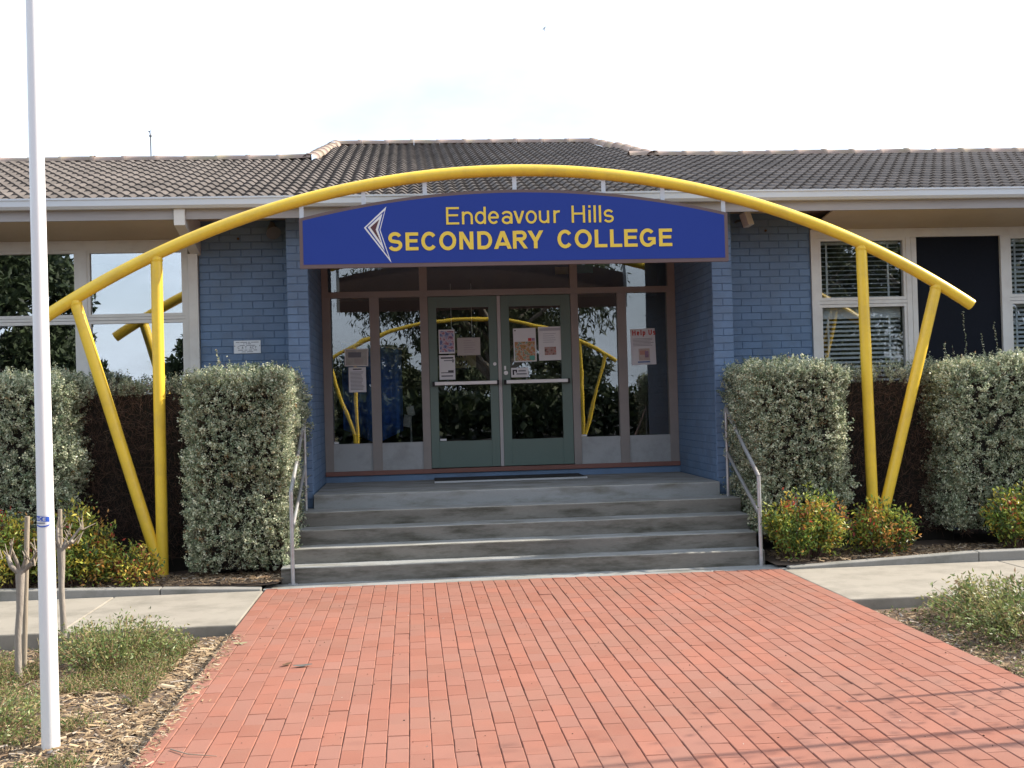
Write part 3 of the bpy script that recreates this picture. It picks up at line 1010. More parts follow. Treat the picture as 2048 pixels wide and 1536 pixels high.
def letter_mesh(ch, x0, W, z0, H, w, y, xh, depth=0.004):
    """one raised letter on a wall facing -Y; strokes stand a hair apart in depth"""
    P, G = glyph(ch, W, H, w, xh)
    m = MB(); k = 0
    for poly in G:
        yy = y - depth - 0.0004 * k; k += 1
        m.prism([(x0 + a, z0 + b) for a, b in poly], 'y', yy, y)
    for pts, cl in P:
        yy = y - depth - 0.0004 * k; k += 1
        for qd in ribbon(pts, w * 0.97, cl):
            v = [(x0 + a, yy, z0 + b) for a, b in qd] + [(x0 + a, y, z0 + b) for a, b in qd]
            m.add(v, [(0, 1, 2, 3), (0, 4, 5, 1), (2, 6, 7, 3)])
    return m


def word(text, x0, z0, H, w, y, mat, parent, adv=None, name='letter'):
    x = x0
    for ch in text:
        if ch == ' ':
            x += H * 0.4; continue
        W = {'i': w, 'l': w, 'I': w, 'r': .3 * H, 'n': .5 * H, 'e': .54 * H, 'p': .54 * H, 's': .5 * H, 'T': .62 * H}.get(ch, 0.68 * H)
        lo_ = letter_mesh(ch, x, W, z0, H, w, y, H * 0.73, 0.001).build(name, mat, parent, fix=True); lo_.location = (0, 0, 0)
        x += W + w * 0.9
    return x


# ------------------------------------------------------------------ sign
SGY = -1.035
sign = empty('entrance_sign', (2.26, -1.0, 3.15), 'blue arched sign board with yellow school name hanging below the yellow arch', 'sign')
xc_s, R_s = 2.258, 9.42
def top_z(x, d=0.0):
    return 3.946 - R_s + math.sqrt((R_s - d) ** 2 - (x - xc_s) ** 2)


def board_poly(x0, x1, zb, d):
    n = 40
    return [(x0, zb), (x1, zb)] + [(x1 - (x1 - x0) * i / n, top_z(x1 - (x1 - x0) * i / n, d)) for i in range(n + 1)]


MB().prism(board_poly(0.008, 4.512, 3.155, 0.0), 'y', SGY - 0.012, SGY + 0.035).build('frame', M_signframe, sign, fix=True)
MB().prism(board_poly(0.045, 4.475, 3.195, 0.032), 'y', SGY - 0.0155, SGY - 0.008).build('board', M_signblue, sign, fix=True)
YL = SGY - 0.0158
U1 = [('E', 1.524, 1.659), ('n', 1.689, 1.802), ('d', 1.823, 1.939), ('e', 1.961, 2.077), ('a', 2.104, 2.217), ('v', 2.228, 2.342), ('o', 2.355, 2.474), ('u', 2.495, 2.604), ('r', 2.649, 2.712), ('H', 2.842, 2.984), ('i', 3.020, 3.044), ('l', 3.076, 3.098), ('l', 3.131, 3.155), ('s', 3.18, 3.289)]
U2 = [('S', 0.915, 1.063), ('E', 1.097, 1.229), ('C', 1.256, 1.421), ('O', 1.446, 1.623), ('N', 1.655, 1.802), ('D', 1.843, 1.998), ('A', 2.016, 2.201), ('R', 2.215, 2.371), ('Y', 2.371, 2.537), ('C', 2.681, 2.844), ('O', 2.867, 3.049), ('L', 3.08, 3.212), ('L', 3.243, 3.371), ('E', 3.394, 3.535), ('G', 3.559, 3.729), ('E', 3.766, 3.907)]
for ch, a, b in U1:
    letter_mesh(ch, a, b - a, 3.588, 0.180, 0.0235, YL, 0.132).build('letter', M_gold, sign, fix=True)
for ch, a, b in U2:
    letter_mesh(ch, a, b - a, 3.325, 0.186, 0.038, YL, 0.132).build('letter', M_gold, sign, fix=True)
LG = [([(0.907, 3.784), (0.672, 3.567), (0.946, 3.199), (0.84, 3.542)], M_white),
      ([(0.890, 3.744), (0.692, 3.568), (0.920, 3.255), (0.830, 3.542)], M_signblue),
      ([(0.866, 3.713), (0.711, 3.57), (0.880, 3.321), (0.817, 3.544)], M_white),
      ([(0.832, 3.652), (0.738, 3.57), (0.845, 3.408), (0.792, 3.546)], M_maroon)]
for i, (poly, mt_) in enumerate(LG):
    m = MB()
    y_ = YL - 0.001 - 0.0012 * i
    v = [(p[0], y_, p[1]) for p in poly] + [(p[0], YL, p[1]) for p in poly]
    m.add(v, [(0, 1, 3), (1, 2, 3)] + [(k, k + 4, (k + 1) % 4 + 4, (k + 1) % 4) for k in range(4)])
    m.build('emblem', mt_, sign, fix=True)
for x, z in ((0.12, 3.62), (0.12, 3.25), (1.2, 3.24), (2.26, 3.90), (3.4, 3.24), (4.4, 3.25), (4.4, 3.61), (0.66, 3.40)):
    MB().tube([(x, SGY - 0.014, z), (x, SGY - 0.0195, z)], 0.006, 8).build('screw', M_signblue, sign)

# ------------------------------------------------------------------ yellow arch on V legs
ACX, ACZ, AR = 2.261, -4.651, 8.806
def arch_pt(x, dy=0.0):
    return Vector((x, -1.0 + dy, ACZ + math.sqrt(AR ** 2 - (x - ACX) ** 2)))


def make_arch(label, dx=0.0, dy=0.0, dz=0.0, hangers=True):
    a = empty('steel_arch', (2.26 + dx, -1.0 + dy, dz), label, 'arch')
    o3 = Vector((dx, dy, dz))
    m = MB()
    xs = [-2.62 + (7.20 + 2.62) * i / 90 for i in range(91)]
    m.tube([arch_pt(x) + o3 for x in xs], 0.063, 24)
    m.build('arch_tube', M_yellow, a)
    for tx, bx, bz in ((-1.447, -1.458, 0.0), (-2.268, -1.475, 0.10), (5.984, 6.030, 0.0), (6.812, 6.050, 0.10)):
        t = arch_pt(tx) + o3; t.z -= 0.03
        MB().tube([(bx + dx, -1.0 + dy, bz + dz), t], 0.059, 24).build('leg', M_yellow, a)
        u_ = (Vector((bx + dx, -1.0 + dy, bz + dz)) - t).normalized()
        MB().tube([t + u_ * 0.030, t + u_ * 0.050], [0.066, 0.060], 24).build('weld_collar', M_yellow, a)
    if hangers:
        for x in (0.032, 0.673, 1.31, 2.252, 3.196, 3.828, 4.482):
            zt = arch_pt(x).z - 0.05; zb = top_z(x) - 0.012
            hw = 0.022
            one('hanger', M_gutter, a, (x - hw, x + hw, -1.004, -0.992, zb if 0.1 < x < 4.4 else 3.155, zt))
    return a


make_arch('curved yellow steel tube arch on V shaped legs spanning the entrance')
make_arch('second yellow tube arch across the car park, seen reflected in the doors', 0.75, -20.6, 0.3, hangers=False)

# ------------------------------------------------------------------ handrails
def rail(x, xt, label):
    h_ = empty('handrail', (x, -1.53, 0), label, 'handrail', 'handrails beside the steps')
    F0, F1 = Vector((x, -1.585, -0.004)), Vector((x, -1.575, 0.905))
    K0, K1 = Vector((xt, -0.30, 0.596)), Vector((xt, -0.30, 1.585))
    r_ = 0.021
    MB().tube([F0, F1], r_, 14).build('post', M_galv, h_)
    MB().tube([K0, K1], r_ * 0.9, 14).build('post', M_galv, h_)
    MB().tube([F1 + Vector((0, 0, -0.004)), K1 + Vector((0, 0.0, -0.004))], r_ * 0.97, 14).build('top_rail', M_galv, h_)
    MB().tube([F0.lerp(F1, 0.56), K0.lerp(K1, 0.5)], r_ * 0.85, 14).build('lower_rail', M_galv, h_)
    MB().tube([F0, F0 + Vector((0, 0, 0.006))], 0.05, 14).build('base_plate', M_galv, h_)


rail(-0.088, -0.06, 'galvanised pipe handrail half swallowed by the left hedge')
rail(4.607, 4.635, 'galvanised pipe handrail climbing the right side of the steps')

# ------------------------------------------------------------------ floodlights under the eave, plaque
fl1 = empty('floodlight', (-0.41, 0.42, 3.75), 'grey conical floodlight under the eave left of the sign', 'floodlight')
MB().tube([(-0.44, 0.50, 3.86), (-0.44, 0.42, 3.86), (-0.43, 0.38, 3.80)], 0.02, 10).build('arm', M_lamp, fl1)
MB().tube([(-0.43, 0.40, 3.845), (-0.425, 0.36, 3.79), (-0.40, 0.28, 3.72)], [0.028, 0.05, 0.085], 16).build('lamp_housing', M_lamp, fl1)
fl2 = empty('floodlight', (5.12, 0.40, 3.75), 'boxy white floodlight on the wall right of the sign', 'floodlight')
MB().tube([(5.04, 0.50, 3.80), (5.04, 0.40, 3.80), (5.08, 0.34, 3.80)], 0.016, 10).build('arm', M_lamp, fl2)
lb = MB(); lb.box(-0.045, 0.045, -0.06, 0.05, -0.085, 0.085)
lo = lb.build('lamp_housing', M_white, None, bevel=0.008)
lo.parent = fl2; lo.location = (0, -0.08, 0.05); lo.rotation_euler = (R(-14), R(-10), R(24))

pq = empty('wall_plaque', (-0.755, 0.49, 2.44), 'small white printed plaque screwed to the blue wall above the left hedge', 'plaque')
one('plate', pm('plaque_enamel', (0.70, 0.72, 0.75), 0.4, 0.03), pq, (-0.907, -0.604, 0.484, 0.4915, 2.365, 2.512))
lines = MB()
for z, segs in ((2.492, ((-.885, -.842), (-.835, -.757), (-.748, -.722), (-.713, -.625))), (2.474, ((-.80, -.788), (-.772, -.755), (-.748, -.712))), (2.456, ((-.842, -.784), (-.766, -.665))),
                (2.402, ((-.86, -.80), (-.79, -.755), (-.74, -.70), (-.685, -.645))), (2.382, ((-.82, -.775), (-.76, -.69)))):
    for a, b in segs:
        lines.box(a, b, 0.4828, 0.4839, z - 0.0035, z + 0.0035)
lines.build('small_print', M_ink, pq)
for ch, x in (('C', -0.865), ('A', -0.82), ('T', -0.783), ('A', -0.728), ('C', -0.70), ('T', -0.672)):
    letter_mesh(ch, x, 0.022, 2.419, 0.026, 0.005, 0.4838, 0.02, 0.001).build('letter', M_ink, pq, fix=True)
for x in (-0.897, -0.614):
    MB().tube([(x, 0.484, 2.45), (x, 0.480, 2.45)], 0.005, 8).build('screw', M_rust, pq)

# ------------------------------------------------------------------ notices on the entrance glass
NY = YF + 0.043                        # just in front of the side panes
ND = YF + 0.032                        # just in front of the door panes
def notice(x0, z1, x1, z0, y, label, marks, paper=M_paper, cat='notice', tilt=0.0, mats=()):
    mats = [paper] + [m_ for m_ in mats]
    m = MB()
    W, H = x1 - x0, z1 - z0
    m.box(x0, x1, y - 0.0012, y, z0, z1, 0)
    for i, (a, b, c, d, mi) in enumerate(marks):          # fractions from top left
        m.box(x0 + a * W, x0 + c * W, y - 0.0016 - 0.0001 * i, y - 0.0012, z1 - d * H, z1 - b * H, mi)
    o = m.build('notice', mats)
    tag(o, label, cat, 'papers taped to the entrance glass')
    if tilt:
        c = Vector(((x0 + x1) / 2, y, (z0 + z1) / 2))
        o.matrix_world = Matrix.Translation(c) @ Matrix.Rotation(tilt, 4, 'Y') @ Matrix.Translation(-c)
    return o


def textlines(n, t0, t1, mi, l=0.1, r=0.9):
    out = []
    for i in range(n):
        t = t0 + (t1 - t0) * i / max(1, n - 1)
        out.append((l, t, r - random.uniform(0, 0.18), t + (t1 - t0) / n * 0.35, mi))
    return out


notice(0.275, 2.455, 0.575, 2.23, NY, 'landscape pale notice in the far left side pane', [(.05, .05, .95, .95, 1), (.15, .2, .7, .5, 2), (.4, .55, .8, .85, 3)], mats=(pm('washed_print', (.42, .42, .40), .7, .25, 14), M_ink, M_paper2), tilt=R(1))
notice(0.32, 2.217, 0.541, 1.896, NY, 'portrait typed notice in the far left side pane', [(.25, .06, .75, .1, 2)] + textlines(14, .18, .88, 1), mats=(M_ink, M_inkb))
notice(1.486, 2.673, 1.691, 2.364, ND, 'mauve and blue poster at the top of the left door', [(.06, .05, .94, .93, 1)], mats=(M_photo3, M_inkblue, M_paper, pm('rose_ink', (.42, .16, .18), .7)))
notice(1.484, 2.343, 1.688, 2.027, ND, 'white form with dark heading low on the left door', [(.1, .08, .9, .14, 2), (.3, .2, .95, .24, 1), (.82, .17, .92, .3, 1), (.1, .7, .9, .73, 2), (.55, .62, .9, .69, 2), (.12, .82, .85, .88, 1)], mats=(M_ink, M_inkb))
notice(1.722, 2.564, 2.021, 2.336, ND, 'greyish pink landscape notice on the left door', textlines(6, .15, .8, 1, .28, .8), paper=M_paper2, mats=(pm('faint_ink', (.33, .29, .31), .8),))
notice(2.453, 2.671, 2.748, 2.234, ND, 'colourful photo poster on the right door', [(.05, .40, .95, .97, 1), (.65, .3, .8, .39, 2), (.81, .3, .95, .39, 3), (.68, .82, .92, .95, 5), (.05, .05, .12, .08, 7)], mats=(M_photo1, M_inkred, M_inkpurple, pm('dull_green_print', (.20, .24, .17), .7, .5, 18), M_inkgreen, M_paper, M_inkb), tilt=R(-0.8))
notice(2.78, 2.683, 3.083, 2.245, ND, 'white notice with one small photo on the right door', [(.05, .04, .95, .12, 1), (.25, .6, .75, .84, 2)] + textlines(5, .2, .45, 1, .2, .8), mats=(pm('pale_print', (.43, .44, .50), .7), M_photo2, M_ink), tilt=R(-0.6))
n8 = notice(2.413, 2.158, 2.638, 2.035, ND, 'small white label with a black hook symbol above the right push bar', [(.42, .25, .85, .4, 2), (.3, .58, .9, .72, 2), (.08, .3, .17, .75, 1), (.08, .2, .32, .34, 1), (.26, .2, .34, .5, 1)], mats=(M_inkb, M_ink))
n9 = notice(3.998, 2.63, 4.324, 2.156, NY, 'white poster with red Help Us heading in the far right pane', textlines(6, .27, .46, 1, .08, .95) + [(.3, .55, .75, .88, 2), (.35, .6, .6, .72, 3), (.55, .62, .7, .8, 4), (.25, .9, .75, .94, 5)], mats=(M_ink, pm('peach_print', (.50, .42, .38), .7, .3, 20), pm('salmon_print', (.52, .28, .22), .7), M_inkpurple, M_inkblue), tilt=R(-1.2))
word('Help Us', 4.022, 2.545, 0.068, 0.015, NY - 0.002, M_inkred, n9)
for x0, x1, z0, y in ((0.116, 0.172, 1.240, NY), (1.470, 1.552, 1.240, ND), (3.312, 3.382, 1.240, NY)):
    tag(one('glass_sticker', M_paper, None, (x0, x1, y - 0.001, y, z0, z0 + 0.026)), 'tiny white sticker at the bottom corner of %s' % ('the far left side pane' if x0 < 1 else ('the left door glass' if x0 < 2 else 'the pane right of the doors')), 'sticker', 'stickers on the entrance glass')

# things standing inside behind the glass
bb = empty('display_cloth', (0.6, 2.25, 0.86), 'blue cloth hung inside behind the left side panes', 'cloth')
m = MB(); V = []; F = []
for i in range(25):
    t = i / 24; x = 0.22 + 0.78 * t; yy = 2.25 + 0.05 * math.sin(t * 26)
    V += [(x, yy, 1.22 + 0.35 * abs(t - 0.55)), (x, yy, 2.56 - 0.12 * t), (x, yy + .01, 1.22 + 0.35 * abs(t - 0.55)), (x, yy + .01, 2.56 - 0.12 * t)]
for i in range(24):
    a = i * 4
    F += [(a, a + 4, a + 5, a + 1), (a + 6, a + 2, a + 3, a + 7), (a + 1, a + 5, a + 7, a + 3), (a + 4, a, a + 2, a + 6)]
m.add(V, F, 0, True)
m.build('drape', pm('royal_blue_cloth', (0.05, 0.17, 0.62), 0.8, 0.15, 3), bb)
MB().tube([(0.20, 2.25, 2.57), (1.02, 2.25, 2.45)], 0.012, 8).build('hanging_rod', M_alu, bb)
ps = empty('paper_stand', (1.10, 2.6, 0.86), 'thin stand holding white papers behind the left side panes', 'stand')
MB().tube([(1.10, 2.6, 0.86), (1.10, 2.6, 1.72)], 0.012, 8).build('pole', M_alu, ps)
for dx, z, hh, rr in ((-0.05, 1.50, 0.16, .15), (0.0, 1.63, 0.13, -.2)):
    p_ = MB().box(-0.05, 0.05, -0.003, 0.003, -hh / 2, hh / 2).build('paper', M_paper, None)
    p_.parent = ps; p_.location = (dx, -0.03, z - 0.86); p_.rotation_euler = (0, rr, 0)
MB().tube([(1.10, 2.6, 0.861), (1.10, 2.6, 0.875)], 0.12, 16).build('base', M_black, ps)
rs = empty('inside_sign', (1.85, 2.25, 2.2), 'pale yellow hanging sign inside behind the left door papers', 'sign')
one('board', pm('pale_yellow_board', (0.46, 0.42, 0.20), 0.7), rs, (1.62, 1.98, 2.25, 2.265, 2.185, 2.42))
one('hanger', M_alu, rs, (1.66, 1.67, 2.255, 2.26, 2.42, 3.3), (1.93, 1.94, 2.255, 2.26, 2.42, 3.3))
for ch, x, z in (('A', 1.70, 2.32), ('R', 1.755, 2.32), ('T', 1.81, 2.32), ('I', 1.72, 2.215), ('O', 1.745, 2.215), ('N', 1.81, 2.215)):
    letter_mesh(ch, x, 0.012 if ch == 'I' else 0.048, z, 0.065, 0.012, 2.249, 0.04, 0.001).build('letter', M_inkb, rs, fix=True)

# ------------------------------------------------------------------ venetian blinds
def blind(x0, x1, zb, zt, tilt, label, first, head=0.0):
    b_ = empty('venetian_blind', ((x0 + x1) / 2, 0.62, zt), label, 'blind', 'venetian blinds in the right windows')
    one('head_rail', M_slat, b_, (x0, x1, 0.60, 0.645, zt - 0.03 - head, zt))
    sl = MB()
    w_, c_ = 0.024, math.cos(tilt); s_ = math.sin(tilt)
    sl.add([(x0, -w_ * c_, -w_ * s_), (x1, -w_ * c_, -w_ * s_), (x1, 0, 0.003), (x0, 0, 0.003), (x0, w_ * c_, w_ * s_), (x1, w_ * c_, w_ * s_)], [(0, 1, 2, 3), (3, 2, 5, 4)])
    me = sl.mesh('slat', M_slat)
    z = zt - 0.07 - head
    base = Vector(b_.location)
    while z > zb:
        o = put('slat', me, b_)
        o.location = Vector((0, 0.62, z)) - base
        z -= 0.0545
    for t in (0.1, 0.86):
        x = x0 + (x1 - x0) * t
        one('ladder_tape', M_slat, b_, (x - 0.012, x + 0.012, 0.594, 0.5955, zb, zt - 0.03 - head))
    return b_


blind(6.075, 7.085, 2.87, 3.55, 0.34, 'upper venetian blind behind the window right of the blue wall', True)
blind(6.075, 7.085, 1.80, 2.75, 0.62, 'lower venetian blind behind the window right of the blue wall', False, 0.10)
blind(8.46, 9.46, 2.87, 3.55, 0.7, 'upper venetian blind behind the window at the far right edge', True)
blind(8.46, 9.46, 1.80, 2.75, 0.7, 'lower venetian blind behind the window at the far right edge', False)

# ------------------------------------------------------------------ white pole with sticker
pole = empty('white_pole', (-0.925, -6.545, -0.14), 'tall white tapered pole standing in the left front garden bed', 'pole')
PBX, PBY = -0.922, -6.545
MB().tube([(PBX, PBY, -0.2), (PBX - 0.0015, PBY, 1.5), (PBX - 0.008, PBY, 4.05), (PBX - 0.012, PBY, 7.5)], [0.0495, 0.0445, 0.0385, 0.03], 40).build('shaft', M_pole, pole)
MB().tube([(PBX - .012, PBY, 7.5), (PBX - .012, PBY, 7.56)], [0.045, 0.02], 16).build('finial', M_alu, pole)
sk = None
def on_pole(a, z, off=0.0006):
    r_ = 0.0465 - 0.0019 * (z - 0.9) + off
    return (PBX - 0.001 + r_ * math.sin(a), PBY - r_ * math.cos(a), z)


def band(z0f, z1f, a0, a1, off, n=14):
    m = MB(); V = []
    for i in range(n + 1):
        t = i / n; a = a0 + (a1 - a0) * t
        V += [on_pole(a, z0f(t), off), on_pole(a, z1f(t), off)]
    return m.add(V, [(2 * i, 2 * i + 2, 2 * i + 3, 2 * i + 1) for i in range(n)], 0, True)


A0, A1 = R(-58), R(42)
zc = 1.118
stk = band(lambda t: zc, lambda t: zc + 0.066, A0, A1, 0.0006).build('sticker', M_paper, pole)
band(lambda t: zc + 0.036 - 0.010 * t, lambda t: zc + 0.062 - 0.008 * t, A0, A1, 0.0010).build('sticker_band', M_stickerblue, stk)
band(lambda t: zc + 0.004 - 0.006 * math.sin(t * 4.2 - .6), lambda t: zc + 0.011 - 0.006 * math.sin(t * 4.2 - .6), A0, A1, 0.0011).build('sticker_wave', M_stickerblue, stk)
band(lambda t: zc + 0.018, lambda t: zc + 0.024, A0 + .1, A1 - .5, 0.0011).build('sticker_print', M_ink, stk)
x_a = R(-50)
for ch in 'ACE':
    P_, G_ = glyph(ch, 0.015, 0.016, 0.004, 0.01)
    m = MB()
    polys = list(G_)
    for pts, cl in P_: polys += ribbon(pts, 0.0036, cl)
    for k, poly in enumerate(polys):
        m.add([on_pole(x_a + u_ / 0.0465, zc + 0.039 + v_ - 0.0045 * (x_a + R(50)), 0.0014 + 0.00002 * k) for u_, v_ in poly], [tuple(range(len(poly)))])
    m.build('sticker_letter', M_white, stk)
    x_a += 0.0195 / 0.0465

# aerial with vane on the roof
av = empty('roof_aerial', (-2.66, 4.6, 5.70), 'thin aerial pole with small vane standing on the left roof ridge', 'aerial')
MB().tube([(-2.66, 4.6, 5.40), (-2.662, 4.6, 5.83)], 0.009, 8).build('mast', M_lamp, av)
MB().tube([(-2.662, 4.6, 5.815), (-2.662, 4.6, 5.84)], 0.020, 8).build('bearing', M_lamp, av)
MB().tube([(-2.662, 4.6, 5.83), (-2.67, 4.6, 5.89)], 0.008, 6).build('spindle', M_lamp, av)
MB().prism([(-2.705, 5.905), (-2.67, 5.875), (-2.645, 5.935), (-2.665, 5.90)], 'y', 4.597, 4.603).build('vane', M_lamp, av, fix=True)

# bird far up in the sky
brd = empty('bird', (7.6, 40.0, 18.7), 'tiny distant bird in the white sky above the roof', 'bird')
m = MB()
m.tube([(0, 0, .10), (.015, 0, .03), (.035, 0, -.07), (.045, 0, -.13)], [0.008, 0.026, 0.022, 0.004], 8)
m.add([(.01, 0, .05), (.025, 0, -.05), (-.03, .2, .0), (-.04, .2, .04)], [(0, 1, 2, 3)])
m.add([(.01, 0, .05), (.025, 0, -.05), (.06, -.2, .0), (.05, -.2, .04)], [(0, 1, 2, 3)])
bo = m.build('body', M_gutter, None); bo.parent = brd

# ------------------------------------------------------------------ hedges
SILVER = [(0.55, 0.57, 0.41), (0.41, 0.45, 0.30), (0.25, 0.31, 0.19), (0.12, 0.17, 0.095), (0.76, 0.75, 0.55), (0.30, 0.19, 0.09)]
SW = [0.25, 0.27, 0.22, 0.12, 0.12, 0.02]
TWIGC = [(0.115, 0.068, 0.052), (0.15, 0.09, 0.07), (0.07, 0.045, 0.038), (0.20, 0.13, 0.095)]

def surf_points(faces, density):
    """faces: (origin, u, v, normal) rectangles; points spread evenly with lumpy relief"""
    Ps, Ns = [], []
    for o_, u_, v_, n_ in faces:
        o_, u_, v_, n_ = map(lambda q: np.array(q, float), (o_, u_, v_, n_))
        k = int(np.linalg.norm(np.cross(u_, v_)) * density)
        st_ = rng.random((k, 2))
        P = o_ + st_[:, :1] * u_ + st_[:, 1:] * v_
        Ps.append(P); Ns.append(np.repeat(n_[None], k, 0))
    return np.concatenate(Ps), np.concatenate(Ns)


def hedge_leaves(faces, seed, density=980, per=19, size=(0.0235, 0.0145), box=None, rad=0.16):
    P, N = surf_points(faces, density)
    if box is not None:                          # soften the clipped corners
        lo_, hi_ = np.array(box[0]) + rad, np.array(box[1]) - rad
        lo_[1] = box[0][1] + rad; hi_[1] = 9.0
        lo_[2] = -9.0
        Cq = np.clip(P, lo_, hi_)
        d = P - Cq; l = np.linalg.norm(d, axis=1, keepdims=True)
        far = (l[:, 0] > rad)
        N = np.where((l > 1e-4), unit(d), N)
        P = np.where(far[:, None], Cq + unit(d) * rad, P)
    bump = fbm(P, 1.6, seed) * 0.08 + fbm(P, 5.0, seed + 5) * 0.07
    P = P + N * (bump[:, None] + rng.uniform(-0.12, 0.02, (len(P), 1)))
    # holes in the growth
    hole = fbm(P, 4.2, seed + 9)
    keep = hole > -0.62
    P, N = P[keep], N[keep]
    sdir = unit(N * 0.8 + rng.normal(0, 0.45, P.shape) + np.array([0, 0, 0.55]))
    n = len(P)
    T = rng.random((n, per, 1))
    shoot = rng.uniform(0.05, 0.11, (n, 1, 1))
    Q = P[:, None] + sdir[:, None] * T * shoot + rng.normal(0, 0.008, (n, per, 3))
    D = unit((sdir[:, None] * 0.5 + rng.normal(0, 0.75, (n, per, 3))).reshape(-1, 3))
    Q = Q.reshape(-1, 3)
    tone = (1.0 + 0.22 * fbm(P, 2.6, seed + 20))[:, None]
    C = pick(SILVER, len(Q), SW, 0.16)
    own = rng.random(len(Q)) < 0.5                       # shoots differ from each other more than leaves within one
    C[own] = np.repeat(pick(SILVER, n, SW, 0.1), per, 0)[own]
    C = np.clip(C * np.repeat(tone, per, 0), 0.01, 0.9)
    sz = np.repeat(rng.uniform(0.65, 1.25, n), per) * rng.uniform(0.7, 1.25, len(Q))
    return leaves(Q, D, size[0] * sz, size[1] * sz, C, 0.2), (P, sdir, shoot[:, 0, 0])


def sprigs(xs0, xs1, y0, y1, z, n, seed):
    """long wild shoots above the clipped top"""
    A = np.c_[rng.uniform(xs0, xs1, n), rng.uniform(y0, y1, n), np.full(n, z - 0.03)]
    L_ = rng.gamma(2.2, 0.035, n) + 0.03
    D = unit(np.c_[rng.normal(0, .25, n), rng.normal(0, .2, n), np.ones(n)])
    Bq = A + D * L_[:, None]
    per = 12
    T = rng.random((n, per, 1))
    Q = (A[:, None] + (Bq - A)[:, None] * T).reshape(-1, 3) + rng.normal(0, .004, (n * per, 3))
    Dd = unit((D[:, None] * .4 + rng.normal(0, .8, (n, per, 3))).reshape(-1, 3))
    C = pick(SILVER, len(Q), SW, .15)
    return leaves(Q, Dd, 0.022, 0.014, C, .2), (A, Bq)


def merge(parts):
    Vs, Fs, Cs = [], [], []; n = 0
    for V, F, C in parts:
        Vs.append(V); Fs.append(F + n); Cs.append(C); n += len(V)
    return np.concatenate(Vs), np.concatenate(Fs), np.concatenate(Cs)


